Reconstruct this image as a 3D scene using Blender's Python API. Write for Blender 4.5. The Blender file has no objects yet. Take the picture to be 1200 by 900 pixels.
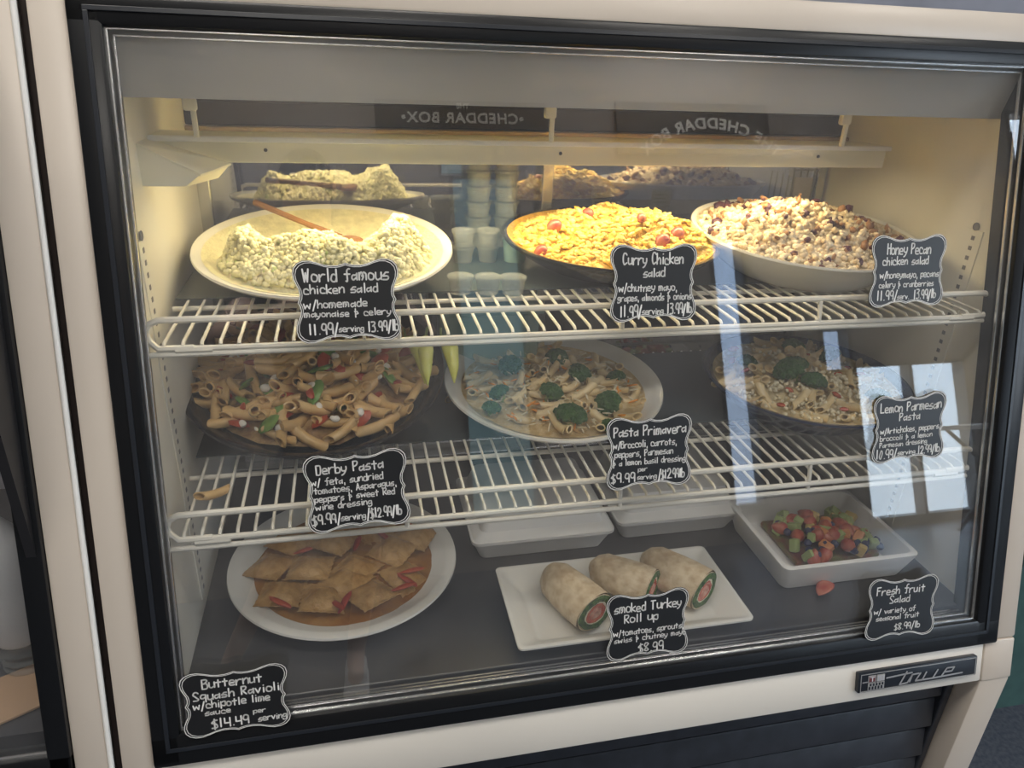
import bpy, bmesh, math, random
import numpy as np
from mathutils import Vector, Matrix, Quaternion, noise

# ------------------------------------------------------------------ camera, world, light, exposure
C = bpy.context.scene.collection
SC = bpy.context.scene
TILT = math.radians(15)                      # the glass front leans back by this much
SD = Vector((0, math.sin(TILT), math.cos(TILT)))     # up along the glass
ND = Vector((0, math.cos(TILT), -math.sin(TILT)))    # into the case
GW, GH = 1.12, 0.7867                        # glass opening
FLOOR_Z, CEIL_Z = -0.55, 3.55

cam = bpy.data.objects.new('camera', bpy.data.cameras.new('camera')); C.objects.link(cam); SC.camera = cam
cam.data.sensor_width = 36.0; cam.data.lens = 850.0 / 1200.0 * 36.0; cam.data.clip_start = 0.02
def _rod(r):
    r = np.array(r); th = np.linalg.norm(r); k = r / th
    K = np.array([[0, -k[2], k[1]], [k[2], 0, -k[0]], [-k[1], k[0], 0]])
    return np.eye(3) + math.sin(th) * K + (1 - math.cos(th)) * K @ K
_R = _rod([0.1759110291023609, -0.2103448020795936, -0.03574075452764855])
_M = np.array([[1, 0, 0], -np.array(SD), np.array(ND)]).T
_Cc = _M @ (-_R.T @ np.array([-0.39723259352583506, 0.4146097926766474, 0.8735083855446719]))
_A = _M @ _R.T                                # camera axes (right, down, forward) as columns
cam.matrix_world = Matrix(((_A[0][0], -_A[0][1], -_A[0][2], _Cc[0]), (_A[1][0], -_A[1][1], -_A[1][2], _Cc[1]),
                           (_A[2][0], -_A[2][1], -_A[2][2], _Cc[2]), (0, 0, 0, 1)))

w = bpy.data.worlds.new('world'); SC.world = w; w.use_nodes = True
_nt = w.node_tree; _bg = _nt.nodes['Background']
_tc = _nt.nodes.new('ShaderNodeTexCoord'); _sp = _nt.nodes.new('ShaderNodeSeparateXYZ'); _cr = _nt.nodes.new('ShaderNodeValToRGB')
_mr = _nt.nodes.new('ShaderNodeMapRange'); _mr.inputs['From Min'].default_value = -0.3; _mr.inputs['From Max'].default_value = 0.6
_nt.links.new(_tc.outputs['Generated'], _sp.inputs[0]); _nt.links.new(_sp.outputs['Z'], _mr.inputs['Value'])
_nt.links.new(_mr.outputs[0], _cr.inputs[0]); _nt.links.new(_cr.outputs[0], _bg.inputs[0])
_cr.color_ramp.elements[0].position = 0.25; _cr.color_ramp.elements[0].color = (.62, .68, .74, 1)
_cr.color_ramp.elements[1].position = 0.6; _cr.color_ramp.elements[1].color = (.68, .83, 1, 1)
_bg.inputs[1].default_value = 7.0

def area(name, loc, direction, sx, sy, power, col=(1, 1, 1), portal=False):
    l = bpy.data.lights.new(name, 'AREA'); l.shape = 'RECTANGLE'; l.size = sx; l.size_y = sy; l.energy = power; l.color = col
    if portal: l.cycles.is_portal = True
    o = bpy.data.objects.new(name, l); C.objects.link(o); o.location = loc
    o.rotation_euler = Vector(direction).to_track_quat('-Z', 'Y').to_euler(); return o

# window openings in the shop front wall (x0, x1, z0, z1), wall plane y = -4
WINS = [(0.92, 1.42, -0.2, 2.25), (2.86, 3.14, -0.3, 1.75), (3.72, 3.98, 0.66, 1.02), (3.98, 5.0, -0.5, 0.72), (5.7, 8.6, -.2, 2.8)]
for a, b, c, d in WINS:
    area('window_portal', ((a + b) / 2, -4.12, (c + d) / 2), (0, 1, 0), b - a, d - c, 1, portal=True)
FILL_LAMPS = [(0.1, -1.0), (-1.1, -.7), (1.9, -1.6), (4.2, -1.6), (-0.2, -3.3), (2.8, -3.3), (1.4, 1.5)]  # ceiling fill panels, added to brighten the room and the person
SC.view_settings.view_transform = 'Standard'; SC.view_settings.look = 'None'
SC.view_settings.gamma = 1.0; SC.view_settings.exposure = 0.3; SC.view_settings.use_curve_mapping = False

random.seed(7); np.random.seed(7)
PI = math.pi
# ------------------------------------------------------------------ materials
def mat(name, col, rough=.5, metal=0, var=0, scale=20, bump=0, bscale=60, col2=None, spec=.5, trans=0, alpha=1, sub=0, emit=None, estr=0, island=False, detail=3, coat=0):
    m = bpy.data.materials.new(name); m.use_nodes = True; nt = m.node_tree; p = nt.nodes['Principled BSDF']
    p.inputs['Roughness'].default_value = rough; p.inputs['Metallic'].default_value = metal
    p.inputs['Specular IOR Level'].default_value = spec; p.inputs['Coat Weight'].default_value = coat
    p.inputs['Base Color'].default_value = (*col, 1)
    if trans: p.inputs['Transmission Weight'].default_value = trans
    if alpha < 1: p.inputs['Alpha'].default_value = alpha
    if sub:
        p.inputs['Subsurface Weight'].default_value = sub; p.inputs['Subsurface Radius'].default_value = (.01, .006, .004); p.inputs['Subsurface Scale'].default_value = .5
    if emit: p.inputs['Emission Color'].default_value = (*emit, 1); p.inputs['Emission Strength'].default_value = estr
    tc = nt.nodes.new('ShaderNodeTexCoord')
    if var or col2:
        c2 = col2 or tuple(max(0, c * (1 - var)) for c in col)
        mx = nt.nodes.new('ShaderNodeMix'); mx.data_type = 'RGBA'
        mx.inputs[6].default_value = (*col, 1); mx.inputs[7].default_value = (*c2, 1)
        if island:
            g = nt.nodes.new('ShaderNodeNewGeometry'); oi = nt.nodes.new('ShaderNodeObjectInfo'); ad = nt.nodes.new('ShaderNodeMath'); fr = nt.nodes.new('ShaderNodeMath'); fr.operation = 'FRACT'
            nt.links.new(g.outputs['Random Per Island'], ad.inputs[0]); nt.links.new(oi.outputs['Random'], ad.inputs[1]); nt.links.new(ad.outputs[0], fr.inputs[0]); nt.links.new(fr.outputs[0], mx.inputs[0])
        else:
            n = nt.nodes.new('ShaderNodeTexNoise'); n.inputs['Scale'].default_value = scale; n.inputs['Detail'].default_value = detail
            r = nt.nodes.new('ShaderNodeMapRange'); r.inputs['From Min'].default_value = .35; r.inputs['From Max'].default_value = .65
            nt.links.new(tc.outputs['Object'], n.inputs['Vector']); nt.links.new(n.outputs[0], r.inputs[0]); nt.links.new(r.outputs[0], mx.inputs[0])
        nt.links.new(mx.outputs[2], p.inputs['Base Color'])
    if bump:
        n = nt.nodes.new('ShaderNodeTexNoise'); n.inputs['Scale'].default_value = bscale; n.inputs['Detail'].default_value = 4
        b = nt.nodes.new('ShaderNodeBump'); b.inputs['Strength'].default_value = bump; b.inputs['Distance'].default_value = .01
        nt.links.new(tc.outputs['Object'], n.inputs['Vector']); nt.links.new(n.outputs[0], b.inputs['Height']); nt.links.new(b.outputs[0], p.inputs['Normal'])
    return m
def pane_mat(name, base, edge, dirt_haze=0.0, tint=(1, 1, 1)):
    m = bpy.data.materials.new(name); m.use_nodes = True; nt = m.node_tree; nt.nodes.clear()
    out = nt.nodes.new('ShaderNodeOutputMaterial'); tr = nt.nodes.new('ShaderNodeBsdfTransparent'); gl = nt.nodes.new('ShaderNodeBsdfGlossy')
    tr.inputs[0].default_value = (*tint, 1); gl.inputs['Roughness'].default_value = 0.0
    lw = nt.nodes.new('ShaderNodeLayerWeight'); lw.inputs[0].default_value = .5
    pw = nt.nodes.new('ShaderNodeMath'); pw.operation = 'POWER'; pw.inputs[1].default_value = 4
    ma = nt.nodes.new('ShaderNodeMath'); ma.operation = 'MULTIPLY_ADD'; ma.inputs[1].default_value = edge; ma.inputs[2].default_value = base
    mx = nt.nodes.new('ShaderNodeMixShader')
    nt.links.new(lw.outputs['Facing'], pw.inputs[0]); nt.links.new(pw.outputs[0], ma.inputs[0]); nt.links.new(ma.outputs[0], mx.inputs[0])
    src = tr
    if dirt_haze:  # pale film: glass dirt that also paints in a washed-out haze
        df = nt.nodes.new('ShaderNodeBsdfDiffuse'); m2 = nt.nodes.new('ShaderNodeMixShader'); df.inputs[0].default_value = (.9, .92, .95, 1)
        n = nt.nodes.new('ShaderNodeTexNoise'); tc = nt.nodes.new('ShaderNodeTexCoord'); mp = nt.nodes.new('ShaderNodeMapping'); mp.inputs['Scale'].default_value = (9, 1.5, 9)
        n.inputs['Scale'].default_value = 1.5; n.inputs['Detail'].default_value = 6
        mm = nt.nodes.new('ShaderNodeMath'); mm.operation = 'MULTIPLY'; mm.inputs[1].default_value = dirt_haze * 2
        nt.links.new(tc.outputs['Object'], mp.inputs[0]); nt.links.new(mp.outputs[0], n.inputs['Vector']); nt.links.new(n.outputs[0], mm.inputs[0]); nt.links.new(mm.outputs[0], m2.inputs[0])
        nt.links.new(tr.outputs[0], m2.inputs[1]); nt.links.new(df.outputs[0], m2.inputs[2]); src = m2
    nt.links.new(src.outputs[0], mx.inputs[1]); nt.links.new(gl.outputs[0], mx.inputs[2]); nt.links.new(mx.outputs[0], out.inputs[0])
    return m
M = dict(
    cream=mat('cream_enamel', (.74, .66, .575), .32, var=.06, scale=3, bump=.03, bscale=8),
    panel=mat('lit_cream_enamel', (.88, .84, .77), .3, var=.04, scale=4),  # same cream, coloured lighter where the lower panel catches more light
    liner=mat('cabinet_liner', (.80, .78, .70), .4, var=.05, scale=5),
    black=mat('black_gasket_rubber', (.010, .011, .013), .3, spec=.38, bump=.04, bscale=10),
    jamb=mat('black_jamb', (.02, .024, .032), .3, spec=.6),
    alu=mat('aluminium', (.75, .76, .77), .25, metal=.9),
    steel=mat('case_floor_steel', (.16, .16, .165), .35, metal=.75, var=.2, scale=6, bump=.02, bscale=20),
    louvre=mat('black_louvre', (.04, .046, .06), .4, spec=.5, var=.3, scale=30),
    wire=mat('white_coated_wire', (.82, .80, .72), .35),
    fixture=mat('fixture_enamel', (.80, .77, .62), .35),
    glass=pane_mat('front_glass', .10, .6, .024),
    bglass=pane_mat('rear_glass', .32, .55, .0, (.7, .71, .74)),
    winglass=pane_mat('window_glass', .05, .5),
    tealglass=pane_mat('teal_tinted_glass', .05, .5, 0, (.20, .25, .25)), smokeglass=pane_mat('lightly_tinted_glass', .05, .5, 0, (.5, .54, .6)),
    clearwin=pane_mat('slightly_tinted_glass', .05, .5, 0, (.75, .79, .82)),
    china=mat('white_china', (.80, .80, .76), .12, coat=.4), darkbowl=mat('black_melamine', (.012, .012, .016), .22, coat=.3),
    bluebowl=mat('navy_stoneware', (.02, .03, .075), .2, coat=.3), foam=mat('white_foam', (.82, .82, .80), .6, bump=.05, bscale=300),
    board=mat('chalkboard', (.010, .011, .013), .42, spec=.9), chalk=mat('white_chalk_ink', (.92, .92, .90), .6),
    tube=mat('lamp_tube', (1, .95, .8), .4, emit=(1, .86, .56), estr=3),
    plastic=mat('clear_plastic', (.42, .45, .44), .12, alpha=.33), teal_pl=mat('teal_clear_plastic', (.45, .66, .62), .15, alpha=.55),
    chicken=mat('chicken_salad', (.80, .76, .50), .42, var=.2, scale=90, bump=.4, bscale=220, sub=.2), chicken2=mat('chicken_pieces', (.86, .83, .58), .4, col2=(.74, .70, .40), island=True),
    celery=mat('celery', (.55, .66, .25), .35), curry=mat('curry_salad', (.86, .58, .08), .4, col2=(.92, .74, .26), island=True, coat=.2), currybase=mat('curry_base', (.72, .42, .05), .45, var=.3, scale=90, bump=.5, bscale=200),
    grape=mat('red_grape', (.42, .07, .07), .2, col2=(.55, .18, .10), scale=60, coat=.4), pecanbase=mat('pecan_salad', (.70, .58, .40), .5, var=.35, scale=90, bump=.5, bscale=200),
    pecan2=mat('pecan_salad_pieces', (.84, .76, .58), .45, col2=(.66, .50, .30), island=True), pecan=mat('pecan_nut', (.26, .12, .05), .45, col2=(.38, .2, .09), island=True),
    cran=mat('dried_cranberry', (.10, .02, .03), .35, col2=(.06, .02, .05), island=True),
    penne=mat('penne', (.72, .50, .24), .32, col2=(.60, .38, .15), scale=40, coat=.2), penne2=mat('pale_penne', (.80, .66, .40), .32, col2=(.72, .54, .26), scale=40, coat=.2),
    tomato=mat('sun_dried_tomato', (.30, .03, .02), .35, col2=(.45, .08, .03), island=True), feta=mat('feta', (.85, .82, .76), .5, bump=.2, bscale=300),
    green=mat('green_pepper', (.10, .24, .04), .3, col2=(.2, .34, .07), scale=50, coat=.3), banana=mat('banana_pepper', (.62, .66, .12), .25, col2=(.72, .72, .3), scale=30, coat=.4),
    broc=mat('broccoli_crown', (.03, .09, .025), .6, col2=(.06, .15, .04), scale=120, bump=.6, bscale=350), stem=mat('broccoli_stem', (.32, .42, .14), .45),
    carrot=mat('carrot_shred', (.85, .34, .04), .4), parm=mat('parmesan', (.86, .80, .62), .55, col2=(.80, .72, .5), island=True),
    sauce=mat('chipotle_lime_sauce', (.40, .22, .07), .22, col2=(.30, .13, .03), scale=25, bump=.3, bscale=60, coat=.4), ravioli=mat('ravioli', (.55, .34, .13), .35, col2=(.36, .19, .05), scale=60, bump=.4, bscale=120, coat=.3),
    tortilla=mat('tortilla', (.78, .66, .46), .55, col2=(.56, .42, .26), scale=70, bump=.15, bscale=90), turkey=mat('turkey', (.55, .20, .15), .4, col2=(.70, .42, .32), scale=120), rtomato=mat('tomato_slice', (.50, .06, .04), .25, col2=(.6, .2, .12), scale=160, coat=.3),
    swiss=mat('swiss_cheese', (.85, .78, .60), .4), sprout=mat('sprouts', (.02, .07, .015), .5, col2=(.10, .2, .04), scale=220, bump=.5, bscale=300),
    straw=mat('strawberry', (.38, .05, .03), .35, col2=(.5, .16, .09), scale=60, coat=.4), melon=mat('honeydew', (.36, .44, .17), .3), cant=mat('cantaloupe', (.62, .26, .09), .35), blue=mat('blueberry', (.03, .03, .09), .4), pine=mat('pineapple', (.6, .45, .16), .35),
    wood=mat('wooden_spoon', (.25, .12, .05), .45, var=.3, scale=40), kraft=mat('kraft_card', (.52, .34, .2), .7), paper=mat('white_paper', (.80, .80, .78), .6, var=.1, scale=30, bump=.3, bscale=25), cardw=mat('white_card', (.7, .72, .78), .5), ink=mat('grey_print', (.22, .22, .24), .7),
    gapshade=mat('dark_gap_shade', (.03, .022, .02), .35, metal=.4), tan=mat('tan_track', (.30, .22, .14), .4), darkmet=mat('dark_metal', (.05, .05, .055), .4, metal=.6),
    wall=mat('shop_wall_paint', (.30, .275, .26), .7, var=.15, scale=2), wallb=mat('kitchen_wall_paint', (.40, .40, .46), .6, var=.2, scale=3), wallside=mat('side_wall_paint', (.36, .36, .36), .7), ceil=mat('ceiling_paint', (.62, .62, .60), .8, var=.06, scale=2),
    teal=mat('speckled_teal_paint', (.045, .105, .10), .5, col2=(.06, .135, .125), scale=25), floor=mat('dark_speckled_floor', (.035, .045, .07), .45, col2=(.07, .08, .105), scale=120),
    frame=mat('window_frame_paint', (.10, .09, .085), .5), counter=mat('counter_laminate', (.28, .24, .2), .45, var=.2, scale=12),
    sign=mat('black_sign_board', (.03, .028, .028), .5), signink=mat('sign_lettering', (.85, .85, .82), .5), badge=mat('badge_black', (.02, .025, .035), .3), chrome=mat('badge_chrome', (.7, .68, .66), .3, metal=.7), maroon=mat('badge_maroon', (.16, .05, .05), .4),
    skin=mat('skin', (.75, .52, .44), .5, sub=.1), shirt=mat('dark_shirt', (.05, .05, .06), .8), shorts=mat('grey_shorts', (.13, .14, .17), .8), hair=mat('brown_hair', (.05, .03, .02), .6), shoe=mat('white_shoe', (.8, .82, .85), .5), phone=mat('phone_black', (.02, .02, .022), .2),
    white=mat('white_cloth', (.75, .78, .82), .7), eye=mat('eye_white', (.8, .8, .8), .2), lip=mat('lip', (.45, .2, .18), .5), fill_lamp=mat('fill_lamp_diffuser', (.95, .95, .92), .5, emit=(1, .96, .88), estr=2.0), tealpane=mat('screen', (.1, .1, .1)),
)
# ------------------------------------------------------------------ mesh helpers
class MB:
    def __init__(s): s.v = []; s.f = []; s.m = []
    def add(s, v, f, m=0):
        n = len(s.v); s.v += [tuple(a) for a in v]; s.f += [tuple(i + n for i in q) for q in f]; s.m += [m] * len(f); return s
    def box(s, a, b, m=0, T=None):
        (x0, y0, z0), (x1, y1, z1) = a, b
        v = [Vector(q) for q in ((x0, y0, z0), (x1, y0, z0), (x1, y1, z0), (x0, y1, z0), (x0, y0, z1), (x1, y0, z1), (x1, y1, z1), (x0, y1, z1))]
        if T: v = [T(q) for q in v]
        return s.add(v, [(0, 3, 2, 1), (4, 5, 6, 7), (0, 1, 5, 4), (1, 2, 6, 5), (2, 3, 7, 6), (3, 0, 4, 7)], m)
    def rbox(s, a, b, r=.003, m=0, T=None, seg=2):
        bm = bmesh.new(); bmesh.ops.create_cube(bm, size=1)
        c = [(p + q) / 2 for p, q in zip(a, b)]; d = [q - p for p, q in zip(a, b)]
        for v in bm.verts: v.co = Vector([c[i] + v.co[i] * d[i] for i in range(3)])
        bmesh.ops.bevel(bm, geom=bm.edges[:], offset=r, segments=seg, affect='EDGES', profile=.5)
        bm.verts.index_update(); v = [T(v.co.copy()) if T else v.co.copy() for v in bm.verts]
        s.add(v, [[q.index for q in f.verts] for f in bm.faces], m); bm.free(); return s
    def tube(s, pts, r, n=8, m=0, caps=True, rs=None):
        pts = [Vector(p) for p in pts]; k = len(pts); ring = []; u = None
        for i, p in enumerate(pts):
            d = (pts[min(i + 1, k - 1)] - pts[max(i - 1, 0)]).normalized()
            if u is None: u = d.orthogonal().normalized()
            else: u = (u - d * u.dot(d)).normalized()
            w_ = d.cross(u); rr = rs[i] if rs else r
            ring.append([p + (u * math.cos(2 * PI * j / n) + w_ * math.sin(2 * PI * j / n)) * rr for j in range(n)])
        v = [q for R_ in ring for q in R_]; f = []
        for i in range(k - 1):
            for j in range(n): f.append((i * n + j, i * n + (j + 1) % n, (i + 1) * n + (j + 1) % n, (i + 1) * n + j))
        if caps: f.append(tuple(range(n))[::-1]); f.append(tuple((k - 1) * n + j for j in range(n)))
        return s.add(v, f, m)
    def lathe(s, prof, n=48, m=0, c=(0, 0, 0), sx=1, sy=1):
        v = []; f = []; k = len(prof)
        for r, z in prof:
            for j in range(n): a = 2 * PI * j / n; v.append((c[0] + r * sx * math.cos(a), c[1] + r * sy * math.sin(a), c[2] + z))
        for i in range(k - 1):
            for j in range(n): f.append((i * n + j, i * n + (j + 1) % n, (i + 1) * n + (j + 1) % n, (i + 1) * n + j))
        return s.add(v, f, m)
    def build(s, name, m, parent=None, smooth=False, loc=None, rot=None, norm=True):
        me = bpy.data.meshes.new(name); me.from_pydata(s.v, [], s.f); me.update()
        for q in (m if isinstance(m, (list, tuple)) else [m]): me.materials.append(q)
        if any(s.m): me.polygons.foreach_set('material_index', s.m)
        if smooth: me.polygons.foreach_set('use_smooth', [True] * len(me.polygons))
        if norm:
            bm = bmesh.new(); bm.from_mesh(me); bmesh.ops.recalc_face_normals(bm, faces=bm.faces); bm.to_mesh(me); bm.free()
        if smooth:
            try: me.set_sharp_from_angle(angle=math.radians(42))
            except Exception: pass
        o = bpy.data.objects.new(name, me); C.objects.link(o)
        if parent: o.parent = parent
        if loc: o.location = loc
        if rot: o.rotation_euler = rot
        return o
def tag(o, label=None, cat=None, group=None, kind=None):
    if label: o['label'] = label
    if cat: o['category'] = cat
    if group: o['group'] = group
    if kind: o['kind'] = kind
    return o
def empty(name, loc=(0, 0, 0), rot=(0, 0, 0), label=None, cat=None, group=None):
    o = bpy.data.objects.new(name, None); C.objects.link(o); o.location = loc; o.rotation_euler = rot; o.empty_display_size = .02
    return tag(o, label, cat, group)
def copyof(o, parent=None, loc=None, rot=None, scale=None, label=None):
    c = o.copy(); C.objects.link(c); c.parent = parent
    if loc is not None: c.location = loc
    if rot is not None: c.rotation_euler = rot
    if scale is not None: c.scale = scale
    if label: c['label'] = label
    return c
def copytree(o, loc=None, rot=None, scale=None, label=None):
    r = copyof(o, o.parent, loc, rot, scale, label)
    for ch in list(o.children):
        a = copyof(ch, r)
        for g in list(ch.children): copyof(g, a)
    return r
def G(x, s, n=0): return Vector((x, 0, 0)) + SD * s + ND * n       # a point in glass coordinates
def TG(v): return G(v[0], v[1], v[2])                              # local (x, up the glass, into case)
def struct(name, mb, m, **k): return tag(mb.build(name, m, **k), kind='structure')

# ------------------------------------------------------------------ the room
X0, X1, Y0, Y1 = -3.4, 9.0, -4.0, 3.0
struct('floor', MB().box((X0, Y0 - .2, FLOOR_Z - .1), (X1, Y1, FLOOR_Z)), M['floor'])
struct('ceiling', MB().box((X0, Y0 - .2, CEIL_Z), (X1, Y1, CEIL_Z + .1)), M['ceil'])
struct('wall_left', MB().box((X0 - .1, Y0, FLOOR_Z), (X0, Y1, CEIL_Z)), M['wallside'])
struct('wall_right', MB().box((X1, Y0, FLOOR_Z), (X1 + .1, Y1, CEIL_Z)), M['wallside'])
struct('wall_back', MB().box((X0, Y1, FLOOR_Z), (X1, Y1 + .1, CEIL_Z)), M['wallb'])
xs = sorted({X0, X1} | {q for a in WINS for q in a[:2]}); zs = sorted({FLOOR_Z, CEIL_Z} | {q for a in WINS for q in a[2:]})
wf = MB()
for i in range(len(xs) - 1):
    for j in range(len(zs) - 1):
        cx, cz = (xs[i] + xs[i + 1]) / 2, (zs[j] + zs[j + 1]) / 2
        if not any(a < cx < b and c < cz < d for a, b, c, d in WINS): wf.box((xs[i], Y0 - .12, zs[j]), (xs[i + 1], Y0, zs[j + 1]))
struct('wall_front', wf, M['wall'])
for i, (a, b, c, d) in enumerate(WINS):
    wn = empty('window_%d' % (i + 1), ((a + b) / 2, Y0, c)); wn['kind'] = 'structure'
    hw, hh = (b - a) / 2, d - c
    f = MB(); t = .025
    f.box((-hw, -.1, 0), (-hw + t, .02, hh)).box((hw - t, -.1, 0), (hw, .02, hh)).box((-hw, -.1, 0), (hw, .02, t)).box((-hw, -.1, hh - t), (hw, .02, hh))
    if hw > .4: f.box((-.015, -.09, 0), (.015, .015, hh))
    f.build('window_frame', M['frame'], wn)
    MB().box((-hw, -.06, 0), (hw, -.055, hh)).build('pane', M[('tealglass', 'smokeglass', 'smokeglass', 'clearwin', 'winglass')[i]], wn)
struct('wall_partition', MB().box((1.5, .23, FLOOR_Z), (3.2, .33, .5)), M['teal'])['label'] = 'speckled teal half wall beside the display case'
for i, (x, y) in enumerate(FILL_LAMPS):
    t = empty('fill_light_panel', (x, y, CEIL_Z), label='flat fill light panel added on the ceiling above the shop floor', cat='light', group='added fill light panels')
    MB().box((-.6, -.3, -.05), (.6, .3, 0)).build('housing', M['fixture'], t)
    MB().box((-.56, -.26, -.056), (.56, .26, -.05)).build('diffuser', M['fill_lamp'], t)
    l = area('fill_lamp_light', (x, y, CEIL_Z - .07), (0, 0, -1), 1.1, .5, 20 if y < 0 else 8, (1, .94, .86))

# ------------------------------------------------------------------ handwriting: single-stroke letters
GL = {'a': '(4635150403123344|4642', 'b': '0902|(052645433202', 'c': '(45361605031242', 'd': '(4536160403123244|4942', 'e': '0444|(4445361605031242', 'f': '(493928262212|0646',
 'g': '(46361604132344|(4641200001', 'h': '0902|(0426364542', 'i': '1612|1818', 'j': '(2621100|2828', 'k': '0902|460442', 'l': '1912', 'm': '0602|(0416263422|(2436465552', 'n': '0602|(0426364542', 'o': '(261605031232434526',
 'p': '0600|(05264645433203', 'q': '(46361604132344|4640', 'r': '0602|(042646', 's': '(4636261504344332120', 't': '2822|0646', 'u': '(0603122243|4642', 'v': '062246', 'w': '0612355266', 'x': '0642|4602', 'y': '(06041333|(46442100', 'z': '06460242',
 'A': '022942|1434', 'B': '0902|(09394837260|(063645433202', 'C': '(4839190704122243', 'D': '0902|(093948453202', 'F': '0902|0949|0636', 'H': '0902|4942|0646', 'L': '090242', 'M': '0209264942', 'P': '0902|(0939483605', 'R': '0902|(0939483605|1542', 'S': '(4839190716344332120', 'T': '0959|2922', 'W': '0912273249', 'K': '0902|490542',
 '0': '(29170412223447392', '1': '1912', '2': '(071939484602|0242', '3': '(0939483716|(163644433202', '4': '090545|4942', '8': '(2919071634432203142637483929', '9': '(4839190706153547|4842', '$': '(4838281706354332120|2921', '/': '3900', '.': '1212', ',': '1210', '&': '1910|(0636354413', '-': '0535', ' ': ''}
WID = {'i': 2.6, 'l': 2.6, 'm': 6.6, 'w': 7.4, 'W': 6, 'M': 5.6, '1': 3.6, '.': 2.4, ',': 2.2, ' ': 4.2, 'T': 6, '/': 4, 'f': 5, '$': 5.2}
def strokes(ch):
    out = []
    for part in GL.get(ch, '').split('|'):
        if not part: continue
        sm = part[0] == '('; part = part.lstrip('(')
        if len(part) % 2: part = part[:-1] + part[-1] + ('4' if ch in 'er' else '2' if ch in 'sS$' else '6' if ch in 'B23' else '9' if ch == '0' else '1' if ch == 'g' else '0')
        P = [(int(part[i]), int(part[i + 1])) for i in range(0, len(part), 2)]
        if sm and len(P) > 2:
            Q = []
            for i in range(len(P) - 1):
                p0, p1, p2, p3 = P[max(i - 1, 0)], P[i], P[i + 1], P[min(i + 2, len(P) - 1)]
                for t in (0, .33, .67):
                    Q.append(tuple(.5 * (2 * p1[k] + (p2[k] - p0[k]) * t + (2 * p0[k] - 5 * p1[k] + 4 * p2[k] - p3[k]) * t * t + (3 * p1[k] - p0[k] - 3 * p2[k] + p3[k]) * t ** 3) for k in (0, 1)))
            P = Q + [P[-1]]
        out.append(P)
    return out
def ribbon(mb, P, wd, z, m=0, flat=.0003):
    for i in range(len(P)):
        x, y = P[i]; h = wd / 2
        mb.add([(x + h * math.cos(k * PI / 3), y + h * math.sin(k * PI / 3), z) for k in range(6)], [(0, 1, 2, 3, 4, 5)], m)
        if i + 1 < len(P):
            dx, dy = P[i + 1][0] - x, P[i + 1][1] - y; L = math.hypot(dx, dy)
            if L < 1e-7: continue
            nx, ny = -dy / L * h, dx / L * h
            mb.add([(x + nx, y + ny, z), (x - nx, y - ny, z), (P[i + 1][0] - nx, P[i + 1][1] - ny, z), (P[i + 1][0] + nx, P[i + 1][1] + ny, z)], [(0, 1, 2, 3)], m)
def write(mb, text, x0, x1, yb, cap, wd, z, slope=0):
    tot = sum(WID.get(c, 5) + .6 for c in text) - .6; sx = (x1 - x0) / tot; sy = cap / 7.0; x = 0
    for c in text:
        jx, jy, js = random.uniform(-.15, .15), random.uniform(-.35, .35), random.uniform(.94, 1.08)
        for P in strokes(c):
            ribbon(mb, [(x0 + (x + jx + px * js) * sx, yb + ((py - 2) * js + jy) * sy + slope * (x * sx)) for px, py in P], wd, z)
        x += WID.get(c, 5) + .6
QUAD = [(0, .915), (.06, .885), (.16, .86), (.28, .855), (.42, .885), (.55, .945), (.68, .99), (.80, .985), (.90, .93), (.97, .83), (.995, .70), (.98, .56), (.94, .43), (.90, .32), (.885, .2), (.895, .10), (.935, .0)]
def tagoutline(w_, h_):
    P = []
    q = QUAD
    P += [(x, y) for x, y in q]; P += [(x, -y) for x, y in q[::-1][1:]]; P += [(-x, -y) for x, y in q[1:]]; P += [(-x, y) for x, y in q[::-1][1:-1]]
    return [(x * w_, y * h_) for x, y in P]
def chalk_tag(cx, cs, lines, w_=.0585, h_=.0465, rot=0, label='', stroke=.0019, n=-.0042):
    t = empty('chalkboard_label', G(cx, cs, n), label=label, cat='label')
    t.rotation_euler = Matrix((( 1, 0, 0), (0, SD.y, -ND.y), (0, SD.z, -ND.z))).to_euler()
    t.rotation_euler = (Matrix(((1, 0, 0), (0, SD.y, -ND.y), (0, SD.z, -ND.z))) @ Matrix.Rotation(math.radians(rot), 3, 'Z')).to_euler()
    O = tagoutline(w_, h_); n = len(O)
    b = MB(); b.add([(x, y, 0) for x, y in O] + [(x, y, .001) for x, y in O], [tuple(range(n))[::-1], tuple(range(n, 2 * n))] + [(i, (i + 1) % n, n + (i + 1) % n, n + i) for i in range(n)])
    b.build('board', M['board'], t)
    e = MB()
    for k, wd in ((.985, .0009), (.945, .0007)):
        P = [(x * k, y * k if abs(y) > 0 else 0) for x, y in O]; ribbon(e, P + [P[0]], wd, .0012)
    e.build('white_border', M['chalk'], t, norm=False)
    l = MB()
    for tx, u0, u1, v, cap in lines: write(l, tx, (u0 * 2 - 1) * w_, (u1 * 2 - 1) * w_, (1 - v * 2) * h_, cap * 2 * h_, min(stroke, .00060 + .0103 * cap), .0013)
    l.build('handwriting', M['chalk'], t, norm=False)
    return t

# ------------------------------------------------------------------ the display case
case = empty('display_case', (0, 0, FLOOR_Z), label='cream refrigerated display case with black framed slanted glass front', cat='display case')
def cb(name, mb, m, **k):
    o = mb.build(name, m, case, **k); o.location = (0, 0, -FLOOR_Z); return o
def gbox(mb, x0, x1, s0, s1, n0, n1, r=.004, m=0): return mb.rbox((x0, s0, n0), (x1, s1, n1), r, m, TG)
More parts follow.
